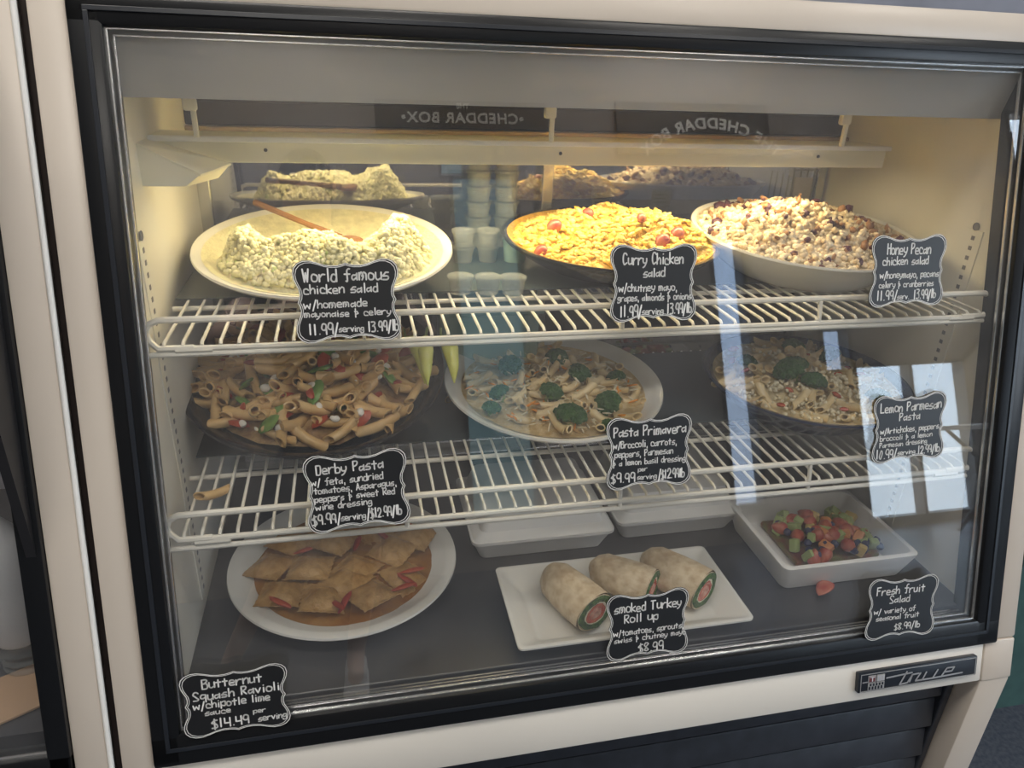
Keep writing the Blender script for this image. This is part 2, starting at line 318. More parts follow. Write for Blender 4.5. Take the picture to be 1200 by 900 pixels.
# gasket frame: outer and inner steps
f = MB()
for a in ((-.033, 0, -.04, .815), (1.12, 1.162, -.04, .815)):
    gbox(f, a[0], a[1], a[2], a[3], -.012, .02, .004)
gbox(f, -.033, 1.162, -.042, 0, -.012, .02); gbox(f, -.033, 1.162, .787, .816, -.012, .02)
cb('gasket', f, M['black'], smooth=True)
f = MB()
gbox(f, -.017, -.012, -.02, .80, -.0135, -.012, .0005); gbox(f, 1.136, 1.141, -.02, .80, -.0135, -.012, .0005); gbox(f, -.017, 1.141, -.022, -.017, -.0135, -.012, .0005); gbox(f, -.017, 1.141, .80, .805, -.0135, -.012, .0005)
cb('gasket_ridge', f, M['jamb'])
f = MB()
for k, q in enumerate((0.0, .0045)):
    a, b, c, d = q, 1.12 - q, q, .787 - q; wd = .0022; n0 = -.006 + k * .008
    gbox(f, a, a + wd, c, d, n0, n0 + .004, .0005); gbox(f, b - wd, b, c, d, n0, n0 + .004, .0005); gbox(f, a, b, c, c + wd, n0, n0 + .004, .0005); gbox(f, a, b, d - wd, d, n0, n0 + .004, .0005)
cb('spacer_bar', f, M['alu'])
f = MB(); f.box((0, 0, -.003), (1.12, .787, .003), T=TG); cb('front_glass', f, M['glass'])
# jambs between the glass and the liner
for q in ((-.012, 0), (1.12, 1.141)): cb('front_jamb', MB().box((q[0], 0, .012), (q[1], .787, .034), T=TG), M['jamb'])
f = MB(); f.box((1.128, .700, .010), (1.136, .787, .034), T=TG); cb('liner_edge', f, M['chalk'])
# outer posts, top and lower trim
f = MB(); gbox(f, -.0695, -.033, -.115, .87, -.006, .05, .004); cb('left_post', f, M['cream'], smooth=True)
f = MB(); gbox(f, 1.162, 1.20, -.04, .87, -.006, .05, .004); gbox(f, 1.1455, 1.20, -.108, -.041, -.006, .05, .003); cb('right_post', f, M['cream'], smooth=True)
f = MB(); p0 = G(1.2, -.108, -.004)
f.rbox((1.146, p0.y, FLOOR_Z + .03), (1.2, p0.y + .06, p0.z - .001), .003); cb('right_leg_post', f, M['cream'], smooth=True)
f = MB(); gbox(f, -.033, 1.162, .816, .852, -.006, .05, .003); cb('top_trim', f, M['cream'], smooth=True)
f = MB(); gbox(f, -.033, 1.1445, -.107, -.042, -.005, .04, .003); cb('lower_panel', f, M['panel'], smooth=True)
zt = G(0, .852, 0)
f = MB(); f.box((-.0695, zt.y + .01, zt.z - .03), (1.2, .66, zt.z)); cb('top_cover', f, M['cream'])
f = MB(); f.add([G(1.17, -.1, .05), G(1.17, .85, .05), (1.17, .66, zt.z - .03), (1.17, .66, FLOOR_Z + .05), (1.17, .03, FLOOR_Z + .05)] + [Vector(q) + Vector((.03, 0, 0)) for q in (G(1.17, -.1, .05), G(1.17, .85, .05), (1.17, .66, zt.z - .03), (1.17, .66, FLOOR_Z + .05), (1.17, .03, FLOOR_Z + .05))],
    [(0, 1, 2, 3, 4), (9, 8, 7, 6, 5)] + [(i, (i + 1) % 5, 5 + (i + 1) % 5, 5 + i) for i in range(5)]); cb('side_panel', f, M['cream'])
# louvred base
f = MB(); f.box((-.06, .06, FLOOR_Z + .04), (1.13, .64, -.10)); cb('base_box', f, M['louvre'])
lo = MB().rbox((-.06, -.004, -.055), (1.128, .006, 0), .003)
for i in range(7):
    o = lo.build('louvre_slat', M['louvre'], case, smooth=True) if i == 0 else copyof(o0, case)
    if i == 0: o0 = o
    o.location = (0, .018 - .003 * i, -.117 - .066 * i - FLOOR_Z); o.rotation_euler = (math.radians(-12), 0, 0)
f = MB(); f.rbox((1.128, .0, -.5), (1.142, .03, -.115), .003); cb('louvre_end_strip', f, M['louvre'])
for x in (-.04, 1.17):
    for y in (.05, .6): cb('foot', MB().lathe([(.0001, 0), (.018, -.0), (.02, .045), (.0001, .045)], 12, c=(x, y, FLOOR_Z)), M['darkmet'])
# interior liner
LX, RX, BY = -.008, 1.135, .592
def sidewall(x, sgn):
    P = [Vector((x, G(0, 0, .034).y, -.01)), Vector((x, G(0, .79, .034).y, .74)), Vector((x, BY, .74)), Vector((x, BY, -.01))]
    Q = [p + Vector((sgn * .02, 0, 0)) for p in P]
    return MB().add(P + Q, [(0, 1, 2, 3), (7, 6, 5, 4)] + [(i, (i + 1) % 4, 4 + (i + 1) % 4, 4 + i) for i in range(4)])
cb('left_liner', sidewall(LX, -1), M['liner']); cb('right_liner', sidewall(RX, 1), M['liner'])
f = MB(); f.box((LX, .24, .735), (RX, BY, .755)); cb('ceiling_liner', f, M['liner'])
f = MB(); f.add([G(LX, .789, .004), G(RX, .789, .004), (RX, .225, .694), (LX, .225, .694), (LX, .235, .694), (RX, .235, .694), (RX, .24, .735), (LX, .24, .735)], [(0, 1, 2, 3), (3, 2, 5, 4), (4, 5, 6, 7), (7, 6, 1, 0), (0, 3, 4, 7), (1, 6, 5, 2)])
cb('header_panel', f, mat('header_grey', (.42, .415, .385), .5))
f = MB(); f.rbox((LX, .028, -.02), (RX, BY, 0), .002); cb('deck', f, M['steel'])
f = MB()
for k in range(3): f.box((LX, .010 + k * .006, -.012), (RX, .0125 + k * .006, -.002 - .001 * k))
cb('front_deck_rib', f, M['alu'])
# rear sliding doors and their tracks
f = MB(); f.rbox((LX, BY - .03, .668), (RX, BY + .014, .735), .002); f.rbox((LX, BY - .026, .633), (RX, BY + .010, .668), .002)
cb('rear_top_track', f, mat('dark_track', (.022, .018, .016), .8, spec=.1))
f = MB(); f.rbox((LX, BY - .035, .618), (RX, BY - .004, .632), .002); cb('rear_lower_track', f, M['tan'])
f = MB(); f.rbox((LX, BY - .03, -.0), (RX, BY, .02), .002); cb('rear_bottom_track', f, M['alu'])
for i, (a, b, y) in enumerate(((LX, .585, BY), (.555, RX, BY + .012))):
    d = MB().box((a + .02, y - .002, .02), (b - .02, y + .002, .618)).build('rear_glass', M['bglass'], case); d.location = (0, 0, -FLOOR_Z)
    if i: d['label'] = 'right sliding rear glass pane'
    fr = MB().rbox((a, y - .006, .02), (a + .02, y + .006, .618), .002).rbox((b - .02, y - .006, .02), (b, y + .006, .618), .002).rbox((a, y - .006, .02), (b, y + .006, .035), .002)
    fr.build('sliding_door_frame', M['alu'], d)
# shelf standards with slots, on both side walls
for x, sg in ((LX, 1), (RX, -1)):
    s_ = MB().box((x, .205, .02), (x + sg * .0015, .235, .54)); o = cb('shelf_standard', s_, M['liner'])
    h = MB()
    for k in range(34): h.box((x + sg * .0016, .217, .03 + k * .015), (x + sg * .0022, .223, .036 + k * .015))
    h.lathe([(.0001, 0), (.006, 0), (.006, .001)], 10, c=(0, 0, 0)); hv = h.v[-30:]
    h.v[-30:] = [(x + sg * (.0016 + q[2]), .220 + q[0], .545 + q[1]) for q in hv]
    h.build('slots', M['ink'], o); 
# hanging clips behind the header
for k, x in enumerate((.055, .50, .94)):
    f = MB().rbox((x - .004, .30, .645), (x + .002, .306, .735), .001).rbox((x - .012, .298, .675), (x + .004, .309, .69), .003)
    o = cb('hanging_clip', f, M['fixture'], smooth=True)
# maker's badge
bd = empty('badge', (0, 0, 0)); bd.parent = case; bd.location = (0, 0, -FLOOR_Z)
b0 = MB(); gbox(b0, .922, 1.127, -.0895, -.0575, -.013, -.004, .002); b0.build('badge_plate', M['badge'], bd, smooth=True)
rim = MB()
for q in ((.925, 1.124, -.0605, -.0595), (.925, 1.124, -.0878, -.0868), (.925, .926, -.0878, -.0595), (1.123, 1.124, -.0878, -.0595)): rim.box((q[0], q[2], -.0136), (q[1], q[3], -.013), T=TG)
rim.build('badge_rim', M['chrome'], bd)
lt = MB()
def L2(P, wd=.0026): 
    r_ = MB(); ribbon(r_, P, wd, 0); lt.add([TG((x, y, -.0142)) for x, y, z in r_.v], r_.f)
bx, by = .99, -.0838
L2([(bx - .022, by + .0140), (bx + .021, by + .0165)]); L2([(bx + .012, by + .019), (bx + .001, by), (bx + .014, by + .001), (bx + .022, by + .013), (bx + .033, by + .0135)])
L2([(bx + .022, by + .013), (bx + .018, by + .002)]); L2([(bx + .036, by + .0135), (bx + .028, by + .002), (bx + .058, by + .002), (bx + .066, by + .0145)]); L2([(bx + .046, by + .0135), (bx + .040, by + .002)])
L2([(bx + .058, by + .002), (bx + .11, by + .0035)]); L2([(bx + .074, by + .004), (bx + .082, by + .015), (bx + .095, by + .015), (bx + .091, by + .009), (bx + .078, by + .009)])
lt.build('badge_lettering', M['chrome'], bd, norm=False); lt = MB(); L2([(.928, -.072), (.936, -.0718)], .002); lt.build('badge_dash', M['chrome'], bd, norm=False)
em = MB()
for i in range(2):
    for j in range(2): em.box((.937 + i * .0145, -.0855 + j * .0125, -.0142), (.950 + i * .0145, -.0740 + j * .0115, -.0134), T=TG)
em.build('emblem_tiles', M['chrome'], bd)
em = MB()
em.box((.9385, -.0722, -.0146), (.9485, -.0640, -.0142), T=TG); em.build('emblem_field', M['maroon'], bd)
em = MB(); em.box((.9395, -.0655, -.0149), (.9475, -.0643, -.0146), T=TG).box((.9428, -.0718, -.0149), (.9442, -.0655, -.0146), T=TG)
for k in range(4): em.box((.953 + .003 * (k % 4), -.0722, -.0146), (.9542 + .003 * k, -.064, -.0142), T=TG, m=0)
em.build('emblem_letter', M['cardw'], bd)
em = MB()
for k in range(5): em.box((.9385 + .005 * k, -.0845, -.0147), (.9410 + .005 * k, -.0800, -.0142), T=TG).box((.9400 + .005 * k, -.0790, -.0147), (.9425 + .005 * k, -.0752, -.0142), T=TG)
em.build('emblem_pattern', M['badge'], bd)
# fluorescent light fixture under the top
lf = empty('shelf_light', (.5, .33, .60), label='long cream light bar hanging behind the glass above the top shelf', cat='light')
f = MB(); f.rbox((-.505, -.004, .012), (.535, .002, .044), .0015); f.rbox((-.505, .0, .038), (.535, .055, .044), .0015); f.rbox((-.505, .05, .006), (.535, .056, .044), .001); f.build('light_bar', M['fixture'], lf, smooth=True)
f = MB(); f.rbox((-.5055, -.014, .038), (.5355, -.004, .0445), .001); f.build('bar_lip', M['chalk'], lf, smooth=True)  # lip coloured white so the top edge reads as lit
f = MB(); f.tube([(-.46, .03, .022), (.5, .03, .022)], .008, 12); f.build('tube', M['tube'], lf, smooth=True)
for x in (-.37, .02, .42):
    f = MB().lathe([(.0001, .002), (.002, .0018), (.0025, 0)], 10); f.v = [(x + q[0], -.004 - q[2], .028 + q[1]) for q in f.v]; f.build('screw', M['darkmet'], lf)
area('shelf_light_glow', (.51, .36, .612), (0, .12, -1), .84, .03, 2.3, (1, .80, .44))
br = empty('light_bracket', (LX, .27, .60), label='cream sheet metal bracket holding the light bar at the left wall', cat='bracket')
def prism(P, y0, y1):
    n = len(P); return MB().add([(x, y0, z) for x, z in P] + [(x, y1, z) for x, z in P], [tuple(range(n)), tuple(range(n, 2 * n))[::-1]] + [(i, (i + 1) % n, n + (i + 1) % n, n + i) for i in range(n)])
prism([(0, .041), (.066, .006), (.048, -.008), (.0, -.008)], 0, .003).build('bracket_face', M['fixture'], br)
f = MB().add([(0, -.001, .0415), (.0665, -.001, .0065), (.095, .05, .012), (.0, .05, .041), (0, 0, .0385), (.066, 0, .0035), (.095, .05, .0095), (.0, .05, .0385)], [(0, 1, 2, 3), (7, 6, 5, 4), (0, 4, 5, 1), (1, 5, 6, 2), (2, 6, 7, 3), (3, 7, 4, 0)])
f.add([(.066, 0, .006), (.048, 0, -.008), (.078, .05, -.006), (.095, .05, .012)], [(0, 1, 2, 3)]); f.build('bracket_flange', M['fixture'], br)

# ------------------------------------------------------------------ wire shelves
def wire_shelf(y0, zp, yr, zr, zb, yend, label, x0=LX + .006, x1=RX - .004):
    t = empty('wire_shelf', (0, y0, zp), label=label, cat='shelf')
    dy, dz = yr - y0, zr - zp
    wr = MB().tube([(0, 0, 0), (0, .004, .003), (0, yend - y0, .003)], .0021, 6)
    n = 55; first = None
    for i in range(n):
        x = x0 + .018 + i * (x1 - x0 - .036) / (n - 1)
        if first is None: first = wr.build('wire', M['wire'], t, smooth=True, loc=(x, 0, 0))
        else: copyof(first, t, loc=(x, 0, 0))
    a = .011
    loop = [(x0 + .05, 0, -.003), (x0 + .012, 0, -.003), (x0 + .003, dy * .3, dz * .2), (x0, dy * .5, dz * .5), (x0 + .004, dy * .8, dz * .85), (x0 + .014, dy, dz), (x0 + .05, dy, dz)]
    mid = [(x, dy, dz) for x in np.linspace(x0 + .1, x1 - .1, 8)]
    end = [(x0 + x1 - q[0], q[1], q[2]) for q in loop[::-1]]
    MB().tube(loop + mid + end, .0042, 8).build('front_rail', M['wire'], t, smooth=True)
    MB().tube([(x0 + .03, 0, -.004), (x1 - .03, 0, -.004)], .0038, 8).build('front_bar', M['wire'], t, smooth=True)
    MB().tube([(x0 + .002, -.001, zb - zp), (x1 - .002, -.001, zb - zp)], .0036, 8).build('lower_bar', M['wire'], t, smooth=True)
    for yy in (.14, yend - y0):
        MB().tube([(x0, yy, -.003), (x1, yy, -.003)], .0035, 8).build('cross_bar', M['wire'], t, smooth=True)
    for x in (.28, .565, .85):
        MB().tube([(x * (x1 - x0) / 1.13, dy, dz), (x * (x1 - x0) / 1.13, dy * .3, dz * .3), (x * (x1 - x0) / 1.13, -.001, zb - zp)], .0032, 6).build('upright', M['wire'], t, smooth=True)
    for x in (x0 + .05, x1 - .05): MB().tube([(x - .02, 0, (zb - zp) * .5), (x + .02, 0, (zb - zp) * .5)], .005, 8).build('shelf_clip', M['wire'], t, smooth=True)
    return t
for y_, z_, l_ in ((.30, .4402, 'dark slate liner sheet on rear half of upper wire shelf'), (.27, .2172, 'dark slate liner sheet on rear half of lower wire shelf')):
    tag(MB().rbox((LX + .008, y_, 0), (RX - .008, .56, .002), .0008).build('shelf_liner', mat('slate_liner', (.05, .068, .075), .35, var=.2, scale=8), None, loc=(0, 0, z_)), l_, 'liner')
wire_shelf(.148, .435, .155, .464, .425, .57, 'upper white wire shelf carrying the three chicken salads')
wire_shelf(.090, .212, .096, .240, .197, .57, 'lower white wire shelf carrying the three pasta bowls')

# ------------------------------------------------------------------ plates and bowls
def dish(name, prof, m, c, tilt, label, cat, foot=None, sx=1, sy=1):
    """prof runs from the centre of the inside, over the rim and down the outside"""
    o = MB().lathe(prof, 64, sx=sx, sy=sy).build(name, m, None, smooth=True); o.location = c; o.rotation_euler = (tilt, 0, 0); return tag(o, label, cat)
def bowlprof(r, h, foot, flare=.5, th=.004, lip=.006):
    P = [(.0002, .004)]; n = 12
    for i in range(n + 1):
        t = i / n; P.append((foot * .85 + (r - lip - foot * .85) * t ** flare if False else foot * .85 + (r - lip - foot * .85) * t, .004 + (h - .004) * (t ** (1 / flare))))
    P.append((r, h + .001)); P.append((r + .001, h - .002))
    for i in range(n + 1):
        t = 1 - i / n; P.append((foot + (r - .002 - foot) * t, max(0, (h - .006) * (t ** (1 / flare)))))
    P.append((.0002, 0)); return P
def put(z_rim, h): return z_rim - h
def inner_z(r, R_, h, foot, flare=.5):
    if r < foot * .85: return .004
    return .004 + (h - .004) * min(1, max(0, (r - foot * .85) / (R_ - .006 - foot * .85))) ** (1 / flare)

def heap(parent_c, tilt, R_, h, foot, flare, hf, m, name='salad_base', n=46, rr=.97, label=None, cat='salad', amp=.003, ns=90):
    """solid mound of food filling a dish, hf(x, y) is the height over the dish inside"""
    v, f = [], []; nr = n // 2
    for i in range(nr + 1):
        r = R_ * rr * i / nr
        for j in range(n):
            a = 2 * PI * j / n; x, y = r * math.cos(a), r * math.sin(a); hh = hf(x, y)
            z = inner_z(r, R_, h, foot, flare) + .0005 + hh + (noise.noise(Vector((x, y, 3.1)) * ns) * amp if hh > .001 else 0)
            v.append((x, y, z))
    for i in range(nr):
        for j in range(n): f.append((i * n + j, i * n + (j + 1) % n, (i + 1) * n + (j + 1) % n, (i + 1) * n + j))
    o = MB().add(v, f).build(name, m, None, smooth=True); o.location = parent_c; o.rotation_euler = (tilt, 0, 0)
    return o
_ico = {}
def ico(sub):
    if sub not in _ico:
        bm = bmesh.new(); bmesh.ops.create_icosphere(bm, subdivisions=sub, radius=1); _ico[sub] = (np.array([v.co[:] for v in bm.verts]), [[q.index for q in f.verts] for f in bm.faces]); bm.free()
    return _ico[sub]
def scatter(name, pts, sizes, m, c=(0, 0, 0), tilt=0, sub=1, stretch=(1, 1, 1), jag=.25, parent=None, orient=None):
    V, F = ico(sub); vs, fs = [], []; n = len(V)
    for i, (p, s_) in enumerate(zip(pts, sizes)):
        q = Quaternion((random.gauss(0, 1), random.gauss(0, 1), random.gauss(0, 1), random.gauss(0, 1))).normalized()
        if orient == 'flat': q = Quaternion((0, 0, 1), random.uniform(0, 2 * PI)) @ Quaternion((1, 0, 0), random.uniform(-.5, .5)) @ Quaternion((0, 1, 0), random.uniform(-.5, .5))
        Rm = np.array(q.to_matrix()); W_ = (V * np.array(stretch) * (1 + np.random.uniform(-jag, jag, (n, 1)))) * s_
        vs.append(W_ @ Rm.T + np.array(p)); fs += [[k + i * n for k in f] for f in F]
    vs = np.concatenate(vs)
    me = bpy.data.meshes.new(name); me.from_pydata(vs.tolist(), [], fs); me.materials.append(m); me.polygons.foreach_set('use_smooth', [True] * len(me.polygons)); me.update()
    o = bpy.data.objects.new(name, me); C.objects.link(o); o.location = c; o.rotation_euler = (tilt, 0, 0)
    if parent: o.parent = parent; o.location = (0, 0, 0); o.rotation_euler = (0, 0, 0)
    return o
def spots(n, R_, h, foot, flare, hf, off=0, minh=.002, rr=.95):
    out = []
    while len(out) < n:
        x, y = random.uniform(-R_, R_), random.uniform(-R_, R_); r = math.hypot(x, y)
        if r > R_ * rr or hf(x, y) < minh: continue
        out.append((x, y, inner_z(r, R_, h, foot, flare) + hf(x, y) + off * random.uniform(.5, 1.2)))
    return out
def gs(x, y, cx, cy, sx, sy, h): return h * math.exp(-((x - cx) / sx) ** 2 - ((y - cy) / sy) ** 2)
def fill(R_, h, foot, flare, level, extra, amp=.006, ns=38):        # surface at 'level' plus mounds, never below the inside of the dish
    def hf(x, y):
        r = math.hypot(x, y); z = level(x, y) if callable(level) else level
        e = z + extra(x, y) - inner_z(r, R_, h, foot, flare)
        return max(0, e + (amp * noise.noise(Vector((x, y, R_ * 50)) * ns) + amp * .5 * noise.noise(Vector((x, y, R_ * 90)) * ns * 2.6)) * min(1, max(0, e / .01)))
    return hf

# --- chicken salad on the white platter
c1 = (.194, .398, .453); t1 = math.radians(6.8); R1, H1, F1 = .183, .035, .085
plate1 = dish('platter', bowlprof(R1, H1, F1, .6), M['china'], c1, t1, 'round white china platter of chicken salad at left of top shelf', 'plate')
hf1 = fill(R1, H1, F1, .6, .0, lambda x, y: (gs(x, y, -.05, -.065, .09, .06, .062) + gs(x, y, .105, -.03, .045, .06, .080) + gs(x, y, .045, -.095, .07, .045, .045) + gs(x, y, -.11, -.03, .03, .035, .04) + gs(x, y, .0, -.03, .04, .03, .02)) - .004, .011, 42)
b = heap(c1, t1, R1, H1, F1, .6, hf1, M['chicken'], 'chicken_salad', rr=.93, amp=.007, ns=70)
tag(b, 'creamy pale chicken salad with celery heaped on the white platter', 'salad', kind='stuff')
scatter('chicken_pieces', spots(3200, R1, H1, F1, .6, hf1, .004, .003, .95), [random.uniform(.0022, .0055) for _ in range(3200)], M['chicken2'], parent=b, jag=.22)['kind'] = 'stuff'
scatter('celery_bits', spots(70, R1, H1, F1, .6, hf1, .005, .004, .9), [random.uniform(.002, .0035) for _ in range(70)], M['celery'], parent=b)['kind'] = 'stuff'
sp = MB().tube([(0, 0, 0), (-.04, .05, .012), (-.10, .13, .03)], .0045, 8, rs=[.006, .0042, .005]); sp.lathe([(.0005, -.004), (.02, -.003), (.022, .003), (.0005, .004)], 16, c=(.012, -.015, -.003), sx=.8, sy=1.2)
s_ = sp.build('serving_spoon', M['wood'], None, smooth=True); s_.location = (.215, .385, .5); s_.rotation_euler = (0, 0, math.radians(12)); tag(s_, 'dark brown wooden serving spoon lying in the chicken salad', 'spoon')
# --- curry chicken salad
c2 = (.630, .400, .446); t2 = math.radians(3.2); R2, H2, F2 = .171, .05, .085
dish('shallow_bowl', bowlprof(R2, H2, F2, .7), M['darkbowl'], c2, t2, 'round dark shallow bowl of yellow curry salad on top shelf', 'bowl')
hf2 = fill(R2, H2, F2, .7, .034, lambda x, y: gs(x, y, .06, -.02, .09, .08, .048) + gs(x, y, -.07, .0, .07, .06, .022) + gs(x, y, .0, .08, .1, .05, .03), .012, 34)
b = heap(c2, t2, R2, H2, F2, .7, hf2, M['currybase'], 'curry_salad', rr=.955, amp=.007, ns=70); tag(b, 'bright yellow curry chicken salad with grapes in the dark bowl', 'salad', kind='stuff')
scatter('curry_pieces', spots(2300, R2, H2, F2, .7, hf2, .003, .0005, .93), [random.uniform(.0026, .006) for _ in range(2300)], M['curry'], parent=b, stretch=(1.5, .75, .6), orient='flat')['kind'] = 'stuff'
g0 = None
def surf(c, t, R_, h, foot, flare, hf, x, y, off=0):
    z = inner_z(math.hypot(x, y), R_, h, foot, flare) + hf(x, y) + off
    return Vector(c) + Matrix.Rotation(t, 3, 'X') @ Vector((x, y, z))
gl_ = MB().lathe([(.0001, .011), (.004, .0102), (.0075, .007), (.0092, .002), (.0092, -.003), (.007, -.008), (.004, -.0102), (.0001, -.011)], 16)
for i, (x, y, s_) in enumerate([(-.125, -.055, 1.05), (-.095, -.01, 1.1), (-.02, -.10, .9), (.005, -.12, .95), (.055, -.075, 1.2), (.085, -.06, 1.15), (.11, .0, 1), (.10, .02, .9), (-.03, .03, .9), (.03, -.045, .8)]):
    p = surf(c2, t2, R2, H2, F2, .7, hf2, x, y, .004)
    if g0 is None: g0 = gl_.build('grape', M['grape'], None, smooth=True); o = g0; tag(o, 'halved red grape on the yellow curry salad', 'grape', 'grapes in the curry salad')
    else: o = copyof(g0)
    o.location = p; o.scale = (s_,) * 3; o.rotation_euler = (random.uniform(.6, 1.5), random.uniform(-.5, .5), random.uniform(0, 3))
# --- honey pecan chicken salad
c3 = (.945, .365, .447); t3 = math.radians(5); R3, H3, F3 = .179, .062, .11
dish('salad_bowl', bowlprof(R3, H3, F3, .75), M['china'], c3, t3, 'deep round white bowl of pecan chicken salad at right of top shelf', 'bowl')
hf3 = fill(R3, H3, F3, .75, .045, lambda x, y: gs(x, y, .0, .02, .12, .11, .05) + gs(x, y, -.08, -.03, .06, .05, .01), .014, 40)
b = heap(c3, t3, R3, H3, F3, .75, hf3, M['pecanbase'], 'pecan_salad', rr=.955, amp=.008, ns=65); tag(b, 'pale pecan and cranberry chicken salad mounded in the white bowl', 'salad', kind='stuff')
scatter('salad_pieces', spots(2600, R3, H3, F3, .75, hf3, .003, .0005, .93), [random.uniform(.002, .0062) for _ in range(2600)], M['pecan2'], parent=b)['kind'] = 'stuff'
scatter('pecan_bits', spots(140, R3, H3, F3, .75, hf3, .006, .0005, .92), [random.uniform(.003, .009) for _ in range(140)], M['pecan'], parent=b, stretch=(1.3, .8, .6))['kind'] = 'stuff'
scatter('cranberries', spots(90, R3, H3, F3, .75, hf3, .006, .0005, .92), [random.uniform(.003, .009) for _ in range(90)], M['cran'], parent=b, stretch=(1.1, .9, .7))['kind'] = 'stuff'

# --- penne master, hollow and cut on the slant
def penne_mesh(name, m, L=.044, r=.0056):
    n = 12; out, inn = [], []; v = []; f = []
    rings = []
    for rad in (r, r * .68):
        for k in range(5):
            t = k / 4 - .5; bend = .004 * (4 * t * t)
            for j in range(n):
                a = 2 * PI * j / n; cut = (r * .9 * math.cos(a)) * (1 if k == 4 else -1 if k == 0 else 0) * .9
                v.append((t * L + cut, rad * math.cos(a), rad * math.sin(a) + bend))
    for s_ in (0, 5):
        for k in range(4):
            for j in range(n): q = [(s_ + k) * n + j, (s_ + k) * n + (j + 1) % n, (s_ + k + 1) * n + (j + 1) % n, (s_ + k + 1) * n + j]; f.append(q)
    for k in (0, 4):
        for j in range(n): f.append([k * n + j, k * n + (j + 1) % n, (5 + k) * n + (j + 1) % n, (5 + k) * n + j])
    return MB().add(v, f).build(name, m, None, smooth=True)
def strew(master, n, c, t, R_, h, foot, flare, hf, off, rr=.9, tiltmax=.45, sc=(.85, 1.1), first=True, region=None, levels=1):
    k = 0; placed = []
    tries = 0
    while k < n and tries < 20000:
        tries += 1
        x, y = random.uniform(-R_, R_), random.uniform(-R_, R_)
        if math.hypot(x, y) > R_ * rr or hf(x, y) < .001 or (region and not region(x, y)): continue
        if levels and any((x - a) ** 2 + (y - b) ** 2 < levels ** 2 for a, b in placed): continue
        placed.append((x, y)); o = master if (k == 0 and first) else copyof(master)
        o.location = surf(c, t, R_, h, foot, flare, hf, x, y, off * random.uniform(.6, 1.6))
        o.rotation_euler = (random.uniform(-tiltmax, tiltmax) + t, random.uniform(-tiltmax, tiltmax), random.uniform(0, 2 * PI)); s_ = random.uniform(*sc); o.scale = (s_, s_, s_); k += 1
# --- derby pasta
c4 = (.166, .397, .241); t4 = math.radians(15); R4, H4, F4 = .197, .065, .10
dish('serving_bowl', bowlprof(R4, H4, F4, .75), M['darkbowl'], c4, t4, 'large black bowl of penne at left of lower wire shelf', 'bowl')
hf4 = fill(R4, H4, F4, .75, .042, lambda x, y: gs(x, y, .02, -.02, .12, .12, .045))
b = heap(c4, t4, R4, H4, F4, .75, hf4, mat('pasta_dressing', (.5, .34, .15), .35, col2=(.22, .11, .04), scale=60, bump=.5, bscale=120), 'pasta_salad', rr=.84, amp=.006); tag(b, 'dark dressed pasta salad underlayer in the black bowl', 'pasta', kind='stuff')
pm = penne_mesh('penne', M['penne'], .052, .0074); tag(pm, 'golden penne piece in the black bowl of derby pasta', 'pasta', 'penne in the black bowl')
strew(pm, 170, c4, t4, R4, H4, F4, .75, hf4, .009, .87, .55, levels=.009)
def chip(name, m, lab, cat, grp, stretch, s_):
    V, F = ico(2); o = MB().add([tuple(np.array(v) * np.array(stretch) * s_ * (1 + random.uniform(-.12, .12))) for v in V], F).build(name, m, None, smooth=True); return tag(o, lab, cat, grp)
tm = chip('sun_dried_tomato', M['tomato'], 'dark red sun dried tomato piece among the penne', 'tomato', 'tomato pieces in the derby pasta', (1.3, .8, .35), .012)
strew(tm, 42, c4, t4, R4, H4, F4, .75, hf4, .012, .8, .7, levels=.018, sc=(.7, 1.2))
ft = chip('feta_crumb', M['feta'], 'white feta crumb among the penne', 'cheese', 'feta in the derby pasta', (1, .8, .7), .0065)
strew(ft, 46, c4, t4, R4, H4, F4, .75, hf4, .014, .8, .7, levels=.012, sc=(.5, 1.4))
gp = chip('green_pepper', M['green'], 'green pepper piece among the penne', 'pepper', 'green pieces in the derby pasta', (1.5, .9, .3), .013)
strew(gp, 22, c4, t4, R4, H4, F4, .75, hf4, .012, .8, .7, levels=.03)
bp = MB().tube([(0, 0, 0), (0, -.012, .004), (0, -.03, .003), (0, -.05, -.008), (0, -.062, -.02)], .008, 10, rs=[.003, .008, .0095, .006, .0008])
b0_ = bp.build('banana_pepper', M['banana'], None, smooth=True); tag(b0_, 'pale yellow pepper nearest the middle of the case on black bowl edge', 'pepper', None)
MB().tube([(0, .0, 0), (0, .006, .001), (.002, .014, .004)], .0016, 6).build('stem', M['stem'], b0_, smooth=True)
b0_.location = (.358, .352, .352); b0_.rotation_euler = (.25, .2, .25); b0_.scale = (1.3, 1.3, 1.3)
copytree(b0_, (.334, .355, .352), (.3, -.1, -.15), None, 'middle pale yellow pepper of the three on the black bowl')
copytree(b0_, (.305, .36, .35), (.3, .3, .5), None, 'pale yellow pepper farthest left of the three on black bowl')

